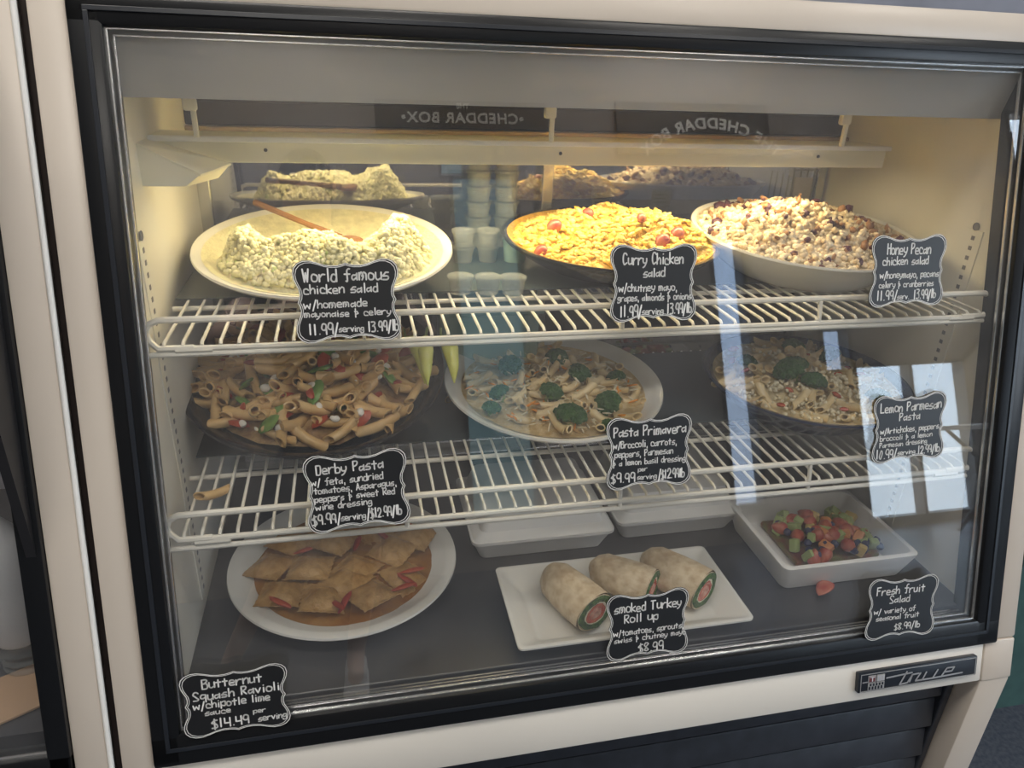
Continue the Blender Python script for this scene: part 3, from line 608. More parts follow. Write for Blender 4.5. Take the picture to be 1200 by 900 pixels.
# --- pasta primavera
c5 = (.539, .353, .224); t5 = math.radians(5); R5, H5, F5 = .1765, .048, .09
dish('pasta_bowl', bowlprof(R5, H5, F5, .7), M['china'], c5, t5, 'wide white bowl of pasta primavera in the middle of lower shelf', 'bowl')
hf5 = fill(R5, H5, F5, .7, .026, lambda x, y: gs(x, y, .0, .0, .1, .1, .022))
b = heap(c5, t5, R5, H5, F5, .7, hf5, mat('primavera_dressing', (.68, .56, .34), .4, col2=(.5, .36, .16), scale=70, bump=.5, bscale=120), 'pasta_salad', rr=.85, amp=.004); tag(b, 'pale dressed pasta salad underlayer in the white bowl', 'pasta', kind='stuff')
pm2 = penne_mesh('penne', M['penne2'], .040, .0062); tag(pm2, 'pale penne piece in the white bowl of pasta primavera', 'pasta', 'penne in the white primavera bowl')
strew(pm2, 70, c5, t5, R5, H5, F5, .7, hf5, .005, .8, .5, levels=.008)
def broccoli(lab, grp):
    st = empty('broccoli_floret', label=lab, cat='broccoli', group=grp)
    pts = []; 
    for i in range(60):
        a = i * 2.39996; zz = 1 - i / 60 * .95; rr_ = math.sqrt(max(0, 1 - zz * zz)); pts.append((rr_ * math.cos(a) * .014, rr_ * math.sin(a) * .014, zz * .010 + .008))
    cr = scatter('crown', pts, [random.uniform(.0028, .0045) for _ in pts], M['broc'], parent=st, jag=.2)
    MB().tube([(0, 0, -.012), (0, 0, .0), (0, 0, .012)], .005, 8, rs=[.0045, .005, .009]).build('stem', M['stem'], st, smooth=True)
    return st
bc = broccoli('dark green broccoli floret in the white bowl of primavera', 'broccoli in the primavera bowl')
for i, (x, y, s_) in enumerate([(-.005, -.115, 1.55), (-.022, -.055, 1.2), (.075, -.075, 1.35), (-.09, -.03, 1.1), (.04, .0, 1.2), (.02, .06, 1.2), (-.06, .05, 1.2), (.11, .0, 1), (-.115, -.065, .9), (.05, -.13, .8)]):
    o = bc if i == 0 else copytree(bc)
    o.location = surf(c5, t5, R5, H5, F5, .7, hf5, x, y, .004); o.rotation_euler = (random.uniform(-.5, .5) - .2, random.uniform(-.5, .5), random.uniform(0, 6)); o.scale = (s_,) * 3
sc_ = scatter('carrot_and_parmesan_shreds', spots(220, R5, H5, F5, .7, hf5, .012, .001, .82), [random.uniform(.003, .006) for _ in range(220)], M['parm'], c5, t5, stretch=(1.8, .3, .25), orient='flat'); tag(sc_, 'fine parmesan shreds over the pasta primavera', 'cheese', kind='stuff')
cs_ = scatter('carrot_shreds', spots(60, R5, H5, F5, .7, hf5, .012, .001, .82), [random.uniform(.004, .007) for _ in range(60)], M['carrot'], c5, t5, stretch=(1.6, .35, .3), orient='flat'); tag(cs_, 'orange carrot shreds over the pasta primavera', 'carrot', kind='stuff')
# --- lemon parmesan pasta
c6 = (.965, .305, .222); t6 = math.radians(3); R6, H6, F6 = .168, .055, .10
dish('blue_bowl', bowlprof(R6, H6, F6, .75), M['bluebowl'], c6, t6, 'round dark blue bowl of lemon pasta at right of lower shelf', 'bowl')
hf6 = fill(R6, H6, F6, .75, .036, lambda x, y: gs(x, y, .0, .02, .1, .1, .03))
b = heap(c6, t6, R6, H6, F6, .75, hf6, mat('lemon_dressing', (.7, .6, .38), .4, col2=(.55, .42, .2), scale=70, bump=.5, bscale=120), 'pasta_salad', rr=.9, amp=.005); tag(b, 'creamy lemon pasta salad underlayer in the blue bowl', 'pasta', kind='stuff')
pm3 = copyof(pm2); pm3['label'] = 'pale penne piece in the dark blue bowl of lemon pasta'; pm3['group'] = 'penne in the blue bowl'
strew(pm3, 55, c6, t6, R6, H6, F6, .75, hf6, .005, .85, .5, levels=.009)
bc2 = copytree(bc); bc2['label'] = 'dark green broccoli floret in the blue bowl of lemon pasta'; bc2['group'] = 'broccoli in the blue bowl'
for i, (x, y, s_) in enumerate([(-.035, -.02, 1.7), (-.02, -.05, 1.3), (.075, -.09, 1.2), (.06, .03, 1.3), (-.09, .04, 1.1), (.02, .08, 1.2)]):
    o = bc2 if i == 0 else copytree(bc2)
    o.location = surf(c6, t6, R6, H6, F6, .75, hf6, x, y, .004); o.rotation_euler = (random.uniform(-.5, .5), random.uniform(-.5, .5), random.uniform(0, 6)); o.scale = (s_,) * 3
pt = [p for p in spots(900, R6, H6, F6, .75, hf6, .010, .001, .88) if p[1] < -.01 or random.random() < .2]
tag(scatter('grated_parmesan', pt, [random.uniform(.002, .0042) for _ in pt], M['parm'], c6, t6, orient='flat'), 'grated parmesan piled on front of the lemon pasta', 'cheese', kind='stuff')
tm2 = chip('red_pepper', M['rtomato'], 'diced red pepper piece on the lemon pasta', 'pepper', 'red pepper pieces in the blue bowl', (1.2, .8, .5), .007)
strew(tm2, 12, c6, t6, R6, H6, F6, .75, hf6, .009, .8, .7, levels=.03)

# --- ravioli plate on the deck
c7 = (.194, .255, .001); R7, H7, F7 = .1715, .030, .11
dish('dinner_plate', bowlprof(R7, H7, F7, .75, lip=.012), M['china'], c7, 0, 'round white rimmed plate of ravioli on the case floor at left', 'plate')
hf7 = fill(R7, H7, F7, .75, .016, lambda x, y: gs(x, y, .0, .02, .1, .1, .008))
b = heap(c7, 0, R7, H7, F7, .75, hf7, M['sauce'], 'chipotle_sauce', rr=.92, amp=.002); tag(b, 'orange chipotle lime sauce pooled around the ravioli', 'sauce', kind='stuff')
def raviolo():
    n = 12; v = []; f = []
    for s_ in (1, -.35):
        for i in range(n + 1):
            for j in range(n + 1):
                x, y = i / n * 2 - 1, j / n * 2 - 1; e = max(abs(x), abs(y)); z = .0010 + .0085 * max(0, 1 - (e / .78) ** 4) ** .8 if e < .78 else .0010
                wv = 1 + (.025 * math.cos(i * PI) if j in (0, n) else 0) + (.025 * math.cos(j * PI) if i in (0, n) else 0)
                v.append((x * .031 * wv, y * .031 * wv, z * s_))
    N = (n + 1) ** 2
    for s_ in (0, N):
        for i in range(n):
            for j in range(n): a = s_ + i * (n + 1) + j; f.append((a, a + 1, a + n + 2, a + n + 1))
    ed = [i * (n + 1) for i in range(n + 1)] + [n * (n + 1) + j for j in range(1, n + 1)] + [i * (n + 1) + n for i in range(n - 1, -1, -1)] + [j for j in range(n - 1, 0, -1)]
    for i in range(len(ed)): a, b_ = ed[i], ed[(i + 1) % len(ed)]; f.append((a, b_, b_ + N, a + N))
    return MB().add(v, f).build('raviolo', M['ravioli'], None, smooth=True)
rv = raviolo(); tag(rv, 'square orange sauced raviolo on the white plate', 'ravioli', 'ravioli on the white plate')
k = 0
for i, (x, y) in enumerate([(-.09, -.06), (-.03, -.085), (.035, -.09), (.09, -.05), (-.11, .0), (-.05, -.02), (.015, -.03), (.075, .01), (-.08, .055), (-.015, .04), (.05, .065), (.11, .04), (-.03, .10), (.03, .11), (.0, -.055)]):
    o = rv if i == 0 else copyof(rv)
    o.location = surf(c7, 0, R7, H7, F7, .75, hf7, x, y, .004 + .003 * (i % 3)); o.rotation_euler = (random.uniform(-.14, .14), random.uniform(-.14, .14), random.uniform(0, 1.5))
rp = chip('roasted_red_pepper', M['tomato'], 'red pepper strip on the sauced ravioli', 'pepper', 'red pepper strips on the ravioli', (2, .5, .25), .010)
for i, (x, y) in enumerate([(-.01, -.11), (.0, -.105), (.085, -.085), (.09, -.07), (.10, -.05), (.02, .02), (-.06, .02), (.06, .04), (.11, .06), (-.09, -.09)]):
    o = rp if i == 0 else copyof(rp)
    o.location = surf(c7, 0, R7, H7, F7, .75, hf7, x, y, .016); o.rotation_euler = (0, random.uniform(-.3, .3), random.uniform(0, 3))

# --- rectangular tray with roll ups
def rect_dish(name, x0, x1, y0, y1, h, slope, th, m, lab, cat, rlip=.006, rad=.008, bot=0):
    cx, cy = (x0 + x1) / 2, (y0 + y1) / 2; W2, D2 = (x1 - x0) / 2, (y1 - y0) / 2; n = 4
    def ring(w_, d_, z, r):
        P = []
        for q, (sx, sy) in enumerate(((1, 1), (-1, 1), (-1, -1), (1, -1))):
            for k in range(n + 1): a = PI / 2 * (q + k / n); P.append((sx * (w_ - r) + r * math.cos(a), sy * (d_ - r) + r * math.sin(a), z))
        return P
    s_ = slope
    R_ = [ring(W2 - s_ - th * 2, D2 - s_ - th * 2, .004, rad), ring(W2 - s_ - th, D2 - s_ - th, .006, rad), ring(W2 - rlip, D2 - rlip, h - .001, rad), ring(W2 - rlip * .5, D2 - rlip * .5, h, rad), ring(W2, D2, h - .001, rad), ring(W2, D2, h - .004, rad), ring(W2 - s_ - th * .3, D2 - s_ - th * .3, .001, rad), ring(W2 - s_ - th, D2 - s_ - th, 0, rad)]
    N = len(R_[0]); v = [p for q in R_ for p in q]; f = [tuple(range(N))[::-1]]
    for i in range(len(R_) - 1):
        for j in range(N): f.append((i * N + j, i * N + (j + 1) % N, (i + 1) * N + (j + 1) % N, (i + 1) * N + j))
    f.append(tuple((len(R_) - 1) * N + j for j in range(N)))
    o = MB().add(v, f).build(name, m, None, smooth=True); o.location = (cx, cy, .0005 + bot); return tag(o, lab, cat)
rect_dish('serving_tray', .4195, .767, .024, .195, .030, .03, .004, M['china'], 'white rectangular china tray holding three wraps on case floor', 'tray')
def wrap(loc, az, lab, r=.027, L=.11):
    t = empty('wrap', loc, (0, 0, az), lab, 'wrap')
    n = 28; P = []
    body = MB(); v = []; f = []; K = 9
    for k in range(K):
        s_ = k / (K - 1); rr_ = r * (1 - .10 * s_ + .04 * math.sin(s_ * 5)) * (.25 if k == K - 1 else .75 if k == K - 2 else 1)
        for j in range(n):
            a = 2 * PI * j / n; q = 1 + .05 * math.cos(3 * a + s_ * 3); spiral = .0015 * (j / n)
            v.append((L * min(s_ * 1.04, 1), (rr_ + spiral) * q * math.cos(a) * 1.05, (rr_ + spiral) * q * math.sin(a) * .95))
    for k in range(K - 1):
        for j in range(n): f.append((k * n + j, k * n + (j + 1) % n, (k + 1) * n + (j + 1) % n, (k + 1) * n + j))
    f.append(tuple((K - 1) * n + j for j in range(n)))
    body.add(v, f); body.build('tortilla', M['tortilla'], t, smooth=True, loc=(0, 0, r))
    def disc(name, r0, r1, x, m, ph=0, amp=.06, dome=.003):
        v, f = [], []
        for i, q in enumerate(np.linspace(r0, r1, 4)):
            for j in range(n): a = 2 * PI * j / n; rr_ = q * (1 + amp * math.sin(3 * a + ph) + amp * .6 * math.sin(7 * a + ph * 2)); v.append((x - dome * math.sin((i / 3) * PI) - random.uniform(0, .0006), rr_ * math.cos(a) * 1.05, rr_ * math.sin(a) * .95))
        for i in range(3):
            for j in range(n): f.append((i * n + j, i * n + (j + 1) % n, (i + 1) * n + (j + 1) % n, (i + 1) * n + j))
        return MB().add(v, f).build(name, m, t, smooth=True, loc=(0, 0, r))
    disc('tortilla_edge', r * .92, r * 1.0, .0, M['tortilla'], 0, .0, .001)
    disc('sprouts', r * .60, r * .95, -.001, M['sprout'], 1, .05, .003)
    disc('swiss_slice', r * .50, r * .66, -.001, M['swiss'], 2, .03, .001)
    disc('tomato', r * .28, r * .63, .0, M['rtomato'], 3, .04, .003)
    disc('turkey', .0005, r * .33, -.001, M['turkey'], 4, .1, .003)
    return t
def az(face, back): return math.atan2(back[1] - face[1], back[0] - face[0])
wrap((.540, .068, .0055), az((.532, .069), (.497, .15)), 'sliced tortilla wrap nearest the left end of the white tray', .031)
wrap((.640, .105, .0055), az((.645, .108), (.585, .165)), 'middle tortilla wrap, mostly behind the roll up price label', .029, .10)
wrap((.715, .085, .0055), az((.705, .08), (.65, .165)), 'right tortilla wrap with red cut face on white tray', .0315)

# --- foam clamshell boxes at the back of the deck
def clamshell(x0, x1, y0, y1, lab):
    cx, cy = (x0 + x1) / 2, y0; W_, D_ = x1 - x0, y1 - y0
    t = empty('foam_box', (cx, cy, .001), label=lab, cat='box')
    def frus(z0, z1, i0, i1, r=.012):
        bm = MB(); R_ = []
        for z, i in ((z0, i0), (z1, i1)):
            P = []
            for q, (sx, sy) in enumerate(((1, 1), (-1, 1), (-1, -1), (1, -1))):
                for k in range(4): a = PI / 2 * (q + k / 3); P.append((sx * (W_ / 2 - i - r) + r * math.cos(a), D_ / 2 + sy * (D_ / 2 - i - r) + r * math.sin(a), z))
            R_.append(P)
        N = 16; bm.add(R_[0] + R_[1], [tuple(range(N))[::-1], tuple(range(N, 2 * N))] + [(j, (j + 1) % N, N + (j + 1) % N, N + j) for j in range(N)]); return bm
    frus(0, .036, .016, .003).build('base', M['foam'], t, smooth=True); frus(.036, .041, 0, 0).build('rim', M['foam'], t, smooth=True)
    frus(.041, .05, .003, .014).build('lid_shoulder', M['foam'], t, smooth=True); frus(.05, .082, .016, .026).build('lid', M['foam'], t, smooth=True)
clamshell(.392, .632, .240, .440, 'left of two closed white foam boxes behind the wraps tray'); clamshell(.642, .872, .255, .455, 'right of two closed white foam boxes behind the wraps tray')
# --- fruit tub
rect_dish('fruit_tub', .852, 1.092, .092, .285, .050, .012, .004, M['foam'], 'white rectangular tub of cut fruit on case floor at right', 'tub', rlip=.008, rad=.012)
def strawberry(lab, grp):
    o = MB().lathe([(.0001, -.016), (.005, -.012), (.0095, -.004), (.0115, .003), (.010, .009), (.005, .012), (.0001, .0125)], 14).build('strawberry', M['straw'], None, smooth=True); return tag(o, lab, 'strawberry', grp)
sb = strawberry('red strawberry piece among the cut fruit in the tub', 'strawberries in the fruit tub')
def cube_piece(name, m, lab, cat, grp, s_): return tag(MB().rbox((-s_, -s_ * .7, -s_ * .6), (s_, s_ * .7, s_ * .6), s_ * .25).build(name, m, None, smooth=True), lab, cat, grp)
ml = cube_piece('melon_chunk', M['melon'], 'pale green melon chunk in the fruit tub', 'melon', 'green melon in the fruit tub', .011)
cn = cube_piece('cantaloupe_chunk', M['cant'], 'orange melon chunk in the fruit tub', 'melon', 'orange melon in the fruit tub', .011)
pn = cube_piece('pineapple_chunk', M['pine'], 'yellow pineapple chunk in the fruit tub', 'pineapple', 'pineapple in the fruit tub', .010)
bb = tag(MB().lathe([(.0001, -.0065), (.004, -.005), (.0068, 0), (.005, .004), (.002, .0055), (.0001, .005)], 12).build('blueberry', M['blue'], None, smooth=True), 'dark blueberry among the cut fruit in the tub', 'blueberry', 'blueberries in the fruit tub')
tag(MB().rbox((-.062, -.045, 0), (.095, .072, .012), .005).build('fruit_juice', mat('fruit_mix', (.22, .05, .03), .3, col2=(.16, .16, .05), scale=60), None, loc=(.972, .188, .006)), 'juicy mixed fruit underlayer in the white tub', 'fruit', kind='stuff')
fx = []
for i in range(92):
    x, y = random.uniform(-.062, .092), random.uniform(-.045, .070); mm = random.choice([sb, sb, sb, sb, ml, bb, bb, bb, pn, ml, cn])
    o = mm if mm not in fx else copyof(mm); fx.append(mm)
    o.location = (.980 + x, .180 + y, .022 + .012 * math.exp(-(x * x + y * y) / .004) + random.uniform(0, .008)); o.rotation_euler = (random.uniform(0, 6), random.uniform(0, 6), random.uniform(0, 6))
o = copyof(sb, loc=(.925, .088, .0098), rot=(1.5, .3, 2.2), scale=(1.2, .5, 1.4), label='lone strawberry piece dropped on the case floor below the fruit tub'); 
if 'group' in o: del o['group']

# --- clear deli cups between the platters
def cup():
    t = empty('deli_cup', label='clear plastic deli cup with lid stacked behind the top shelf dishes', cat='cup', group='clear deli cups on the top shelf')
    MB().lathe([(.0001, 0), (.0140, 0), (.0172, .022), (.0178, .022), (.0145, -.0008), (.0001, -.0008)], 24).build('cup', M['plastic'], t, smooth=True)
    MB().lathe([(.0001, .0238), (.0165, .0235), (.019, .0245), (.0192, .021), (.0182, .0205)], 24).build('lid', M['plastic'], t, smooth=True)
    return t
cp = cup(); k = 0
for (x, y, n_) in ((.378, .30, 1), (.4165, .295, 1), (.452, .29, 1), (.405, .455, 2), (.445, .455, 2), (.446, .555, 6), (.494, .555, 6)):
    for j in range(n_):
        o = cp if k == 0 else copytree(cp); k += 1; o.location = (x, y, (.4432 if y > .3 else .4405) + j * .0258)
        if y > .5: o['label'] = 'clear plastic deli cup in the tall stacks at the rear glass'; o['group'] = 'clear deli cups in tall stacks'; o.scale = (1.2, 1.2, 1)
o = MB().lathe([(.0001, 0), (.017, 0), (.021, .045), (.0215, .045), (.0175, -.001), (.0001, -.001)], 24).build('teal_cup', M['teal_pl'], None, smooth=True, loc=(.49, .455, .4425)); tag(o, 'pale teal plastic tub beside the clear cups on top shelf', 'cup')
# --- teal box added to stand in for a window reflection
t = empty('reflection_box', (.455, .50, .2195), label='pale teal box standing in for a window reflection behind the primavera bowl', cat='box')
MB().rbox((-.085, -.05, 0), (.085, .05, .13), .01).build('box_body', M['teal_pl'], t, smooth=True); MB().rbox((-.09, -.055, .13), (.09, .055, .142), .004).build('lid', M['teal_pl'], t, smooth=True)

# ------------------------------------------------------------------ kitchen side behind the rear glass
t = empty('prep_counter', (.7, 1.25, FLOOR_Z), label='brown laminate prep counter behind the display case', cat='counter')
MB().rbox((-1.6, -.3, .82), (2.0, .4, .86), .004).build('worktop', M['counter'], t); MB().box((-1.58, -.27, 0), (1.98, .38, .82)).build('cabinet', M['darkmet'], t)
for i, (x, lab) in enumerate(((.690, 'left white price card clipped to the rear glass'), (.808, 'right white price card clipped to the rear glass'))):
    t = empty('price_card', (x, BY + .03, .495), (math.radians(-4), 0, 0), lab, 'card')
    MB().rbox((-.020, 0, 0), (.020, .002, .03), .0008).build('card', M['cardw'], t); l = MB()
    for q in range(3): l.box((-.013, -.0006, .007 + q * .007), (.011 - q * .003, 0, .0085 + q * .007))
    l.build('faded_print', M['ink'], t)
def packet(loc, s_, lab):
    t = empty('paper_packet', loc, (0, 0, random.uniform(-.08, .08)), lab, 'packet'); w_, d_, h_ = s_
    bm = bmesh.new(); bmesh.ops.create_cube(bm, size=1); bmesh.ops.subdivide_edges(bm, edges=bm.edges[:], cuts=5, use_grid_fill=True)
    for v in bm.verts:
        n_ = noise.noise(v.co * 4 + Vector(loc) * 9) * .05; v.co = Vector((v.co.x * w_ * (1 + n_), v.co.y * d_ * (1 + n_), (v.co.z * (1 + n_ - .15 * (v.co.x ** 2 + v.co.y ** 2) * 4 * .5) + .5) * h_))
    me = bpy.data.meshes.new('wrapper'); bm.to_mesh(me); bm.free(); me.materials.append(M['paper']); o = bpy.data.objects.new('wrapper', me); C.objects.link(o); o.parent = t
    l = MB()
    for q in range(4): l.box((-w_ * .36, -d_ * .5 - .006, h_ * (.25 + q * .16)), (w_ * (.2 + .1 * (q % 2)), -d_ * .5 - .004, h_ * (.31 + q * .16)))
    l.build('faded_print', M['ink'], t)
K_ = [('lowest', 0), ('second', 1), ('third', 2), ('top', 3)]
for nm, j in K_: packet((1.40, .98, .31 + j * .058), (.15, .1, .055), '%s white paper packet of the left stack behind the case' % nm)
for nm, j in K_: packet((1.60, .98, .31 + j * .058), (.16, .1, .055), '%s white paper packet of the right stack behind the case' % nm)
t = empty('wire_basket', (1.30, .88, .31), label='black wire basket with kraft card tag behind the rear glass', cat='basket')
g_ = MB()
for i in range(7): g_.tube([(-.05 + i * .016, 0, 0), (-.055 + i * .018, 0, .22)], .002, 5)
for j in range(8): g_.tube([(-.052, 0, .02 + j * .028), (.052, 0, .02 + j * .028)], .002, 5)
for i in range(5): g_.tube([(-.05, i * .025, 0), (-.05, i * .025, .2)], .002, 5); g_.tube([(.05, i * .025, 0), (.05, i * .025, .2)], .002, 5)
g_.build('grid', M['darkmet'], t); MB().rbox((-.055, -.012, .09), (-.01, -.006, .2), .001).rbox((-.005, -.012, .06), (.055, -.006, .115), .001).build('kraft_tag', M['kraft'], t)
# lettered sign boards on the shop front wall: they show reversed in the glass
def sign_text(parent, body, size, loc, ext=.004, spacing=1.0, arc=None):
    cu = bpy.data.curves.new('t', 'FONT'); cu.body = body; cu.size = size; cu.align_x = 'CENTER'; cu.extrude = ext; cu.space_character = spacing; cu.offset = size * .018
    o = bpy.data.objects.new('t', cu); C.objects.link(o); dg = bpy.context.evaluated_depsgraph_get(); me = bpy.data.meshes.new_from_object(o.evaluated_get(dg)); bpy.data.objects.remove(o)
    if arc:
        for v in me.vertices: a = v.co.x / arc; rr_ = arc + v.co.y; v.co.x = rr_ * math.sin(a); v.co.y = rr_ * math.cos(a) - arc
    me.materials.clear(); me.materials.append(M['signink']); n = bpy.data.objects.new('lettering', me); C.objects.link(n); n.parent = parent; n.location = loc; n.rotation_euler = (PI / 2, 0, PI); return n
t = empty('shop_sign', (1.05, Y0 + .01, 2.63), label='long black shop sign with white lettering reflected above the light bar', cat='sign')
MB().rbox((-.62, 0, -.12), (.62, .03, .12), .004).build('sign_board', M['sign'], t)
sign_text(t, '\u2022CHEDDAR BOX\u2022', .105, (0, .034, -.045), spacing=1.1); sign_text(t, 'THE', .05, (0, .034, .062)); 
t = empty('shop_sign', (2.95, Y0 + .01, 2.58), label='black shop sign with arched lettering farther right over the windows', cat='sign')
MB().rbox((-.75, 0, -.2), (.5, .03, .2), .004).build('sign_board', M['sign'], t); sign_text(t, 'THE CHEDDAR BOX', .12, (0, .034, 0), spacing=1.1, arc=.75)

t = empty('folding_table', (4.75, -3.3, FLOOR_Z), label='folding table with crossed metal legs by the shop window', cat='table')
MB().rbox((-.45, -.3, .72), (.45, .3, .75), .004).build('tabletop', M['white'], t)
for y_ in (-.26, .26):
    for a_ in (-1, 1): MB().tube([(-.38 * a_, y_, 0), (.38 * a_, y_, .72)], .014, 8).build('leg', M['darkmet'], t, smooth=True)
for p_, r_, l_ in (((.04, .165, .222), (.1, .2, .7), 'stray penne piece on lower shelf wires beside the left wall'), ((.378, .40, .2262), (0, .1, 1.3), 'stray penne piece on the slate liner right of the black bowl')):
    o = copyof(pm, loc=p_, rot=r_, scale=(.8, .8, .8), label=l_); del o['group']
# ------------------------------------------------------------------ neighbouring case at the left edge
nb = empty('neighbour_case', (0, 0, FLOOR_Z), label='second cream display case cut off at the left edge', cat='display case')
def nbp(name, mb, m, **k): o = mb.build(name, m, nb, **k); o.location = (0, 0, -FLOOR_Z); return o
f = MB(); gbox(f, -.119, -.0815, -.115, .87, -.006, .05, .003); nbp('right_post', f, M['cream'], smooth=True)
f = MB(); f.tube([G(-.0800, -.115, -.005), G(-.0800, .87, -.005)], .0032, 10); nbp('edge_bead', f, M['chalk'], smooth=True)  # bead coloured white to paint in its bright highlight
f = MB(); f.box((-.0785, -.115, .004), (-.0695, .87, .05), T=TG); nbp('gap_shade', f, M['gapshade'])  # dark strip painted in for the shadow between the two cases
f = MB(); gbox(f, -.144, -.119, -.04, .816, -.012, .02, .003); gbox(f, -.95, -.119, -.042, -.006, -.012, .02, .003); gbox(f, -.95, -.119, .787, .816, -.012, .02, .003); nbp('gasket', f, M['black'], smooth=True)
f = MB(); gbox(f, -.95, -.144, -.006, -.003, -.006, -.002, .0005); gbox(f, -.1455, -.144, -.006, .787, -.006, -.002, .0005); nbp('spacer_bar', f, M['alu'])
f = MB(); f.box((-.95, -.006, -.003), (-.144, .787, .003), T=TG); nbp('front_glass', f, M['glass'])
f = MB(); gbox(f, -.95, -.119, .816, .87, -.006, .05, .003); nbp('top_trim', f, M['cream'], smooth=True)
f = MB(); gbox(f, -.95, -.119, -.115, -.042, -.005, .04, .003); nbp('lower_panel', f, M['panel'], smooth=True)
f = MB(); f.box((-.95, .03, -.03), (-.13, .6, -.006)); nbp('deck', f, M['steel'])
f = MB(); f.box((-.95, .6, -.03), (-.07, .62, .8)); nbp('back_wall', f, M['wallb'])
f = MB(); f.box((-.135, .05, -.03), (-.125, .6, .78)); nbp('side_liner', f, M['darkmet'])
f = MB(); f.box((-.95, .05, FLOOR_Z + .04), (-.08, .62, -.10)); nbp('base_box', f, M['louvre'])
t = empty('bottle', (-.215, .15, -.006), label='white plastic bottle standing in for a reflection in the neighbouring glass', cat='bottle')  # solid shape built in place of a pale reflection on the glass
MB().lathe([(.0001, .05), (.030, .05), (.034, .06), (.034, .16), (.030, .20), (.014, .225), (.013, .245), (.0001, .246)], 28).build('bottle_body', M['white'], t, smooth=True)
MB().lathe([(.0001, 0), (.030, 0), (.031, .008), (.028, .012), (.031, .020), (.028, .026), (.031, .034), (.028, .040), (.030, .05), (.0001, .05)], 28).build('ribbed_base', M['plastic'], t, smooth=True)
o = MB().rbox((-.10, -.05, 0), (.06, .03, .004), .001).build('kraft_sheet', M['kraft'], None, loc=(-.22, .10, -.005), rot=(0, 0, .5)); tag(o, 'brown kraft sheet lying on the floor of the neighbouring case', 'paper')

# ------------------------------------------------------------------ the price labels on the glass
P_ = lambda s_: s_
chalk_tag(.223, .506, [('World famous', .10, .91, .255, .14), ('chicken salad', .10, .80, .40, .105), ('w/homemade', .09, .69, .57, .095), ('mayonaise & celery', .09, .91, .68, .08), ('11.99/', .12, .40, .89, .125), ('serving', .40, .64, .87, .075), ('13.99/lb', .68, .975, .88, .12)], .0590, .0470, .5, 'black chalkboard label reading World famous chicken salad')
chalk_tag(.594, .517, [('Curry Chicken', .15, .84, .26, .135), ('salad', .38, .63, .42, .11), ('w/chutney mayo,', .10, .77, .60, .095), ('grapes, almonds & onions', .09, .94, .72, .085), ('11.99/', .12, .37, .92, .13), ('serving', .37, .62, .90, .08), ('13.99/lb', .66, .95, .90, .125)], .0575, .0480, 0, 'black chalkboard label reading Curry Chicken salad')
chalk_tag(.957, .524, [('Honey Pecan', .21, .79, .265, .14), ('chicken salad', .16, .77, .41, .11), ('w/honeymayo, pecans', .13, .92, .59, .09), ('celery & cranberries', .13, .86, .72, .08), ('11.99/', .11, .38, .89, .12), ('serv.', .38, .54, .885, .07), ('13.99/lb', .60, .90, .89, .12)], .0580, .0480, .5, 'slate grey chalkboard label reading Honey Pecan chicken salad')
chalk_tag(.222, .281, [('Derby Pasta', .13, .77, .245, .12), ('w/ feta, sundried', .07, .76, .38, .085), ('tomatoes, Asparagus,', .09, .88, .485, .08), ('peppers & sweet Red', .09, .86, .59, .08), ('wine dressing', .09, .63, .69, .08), ('$9.99/', .05, .32, .875, .12), ('serving', .32, .56, .86, .08), ('/$12.99/lb', .57, .91, .865, .12)], .0610, .0485, 2.0, 'black chalkboard label reading Derby Pasta')
chalk_tag(.592, .301, [('Pasta Primavera', .09, .93, .265, .125), ('w/Broccoli, carrots,', .08, .82, .42, .09), ('peppers, Parmesan', .10, .78, .545, .085), ('& a lemon basil dressing', .08, .93, .66, .08), ('per', .37, .48, .755, .055), ('$9.99', .06, .34, .89, .12), ('serving', .36, .59, .87, .065), ('/$12.99lb', .61, .92, .885, .12)], .0590, .0485, .3, 'black chalkboard label reading Pasta Primavera')
chalk_tag(.979, .307, [('Lemon Parmesan', .10, .93, .25, .13), ('Pasta', .36, .64, .385, .11), ('w/Artichokes, peppers,', .11, .93, .555, .08), ('broccoli & a lemon', .11, .83, .66, .07), ('Parmesan dressing', .11, .76, .755, .07), ('10.99/', .07, .35, .915, .12), ('serving', .36, .60, .89, .065), ('12.99/lb', .64, .94, .90, .11)], .0590, .0490, 1.5, 'slate grey chalkboard label reading Lemon Parmesan Pasta')
chalk_tag(.0665, .036, [('Butternut', .21, .76, .255, .13), ('Squash Ravioli', .12, .92, .42, .125), ('w/chipotle lime', .11, .82, .555, .11), ('sauce', .21, .45, .66, .08), ('$14.49', .26, .61, .87, .13), ('per', .65, .77, .73, .07), ('serving', .69, .96, .865, .09)], .0615, .0425, .3, 'black chalkboard label reading Butternut Squash Ravioli', n=-.0139)
chalk_tag(.594, .060, [('smoked Turkey', .10, .91, .28, .13), ('Roll up', .22, .63, .435, .12), ('w/tomatoes, sprouts,', .09, .94, .615, .085), ('swiss & chutney mayo', .10, .97, .72, .08), ('$8.99', .39, .70, .90, .125)], .0595, .0485, .3, 'black chalkboard label reading smoked Turkey Roll up')
chalk_tag(.983, .041, [('Fresh fruit', .13, .81, .27, .125), ('Salad', .32, .61, .41, .11), ('w/ variety of', .11, .70, .57, .08), ('seasonal fruit', .15, .76, .68, .08), ('$8.99/lb', .42, .79, .855, .10)], .0590, .0480, -1.2, 'slate grey chalkboard label reading Fresh fruit Salad', n=-.0139)

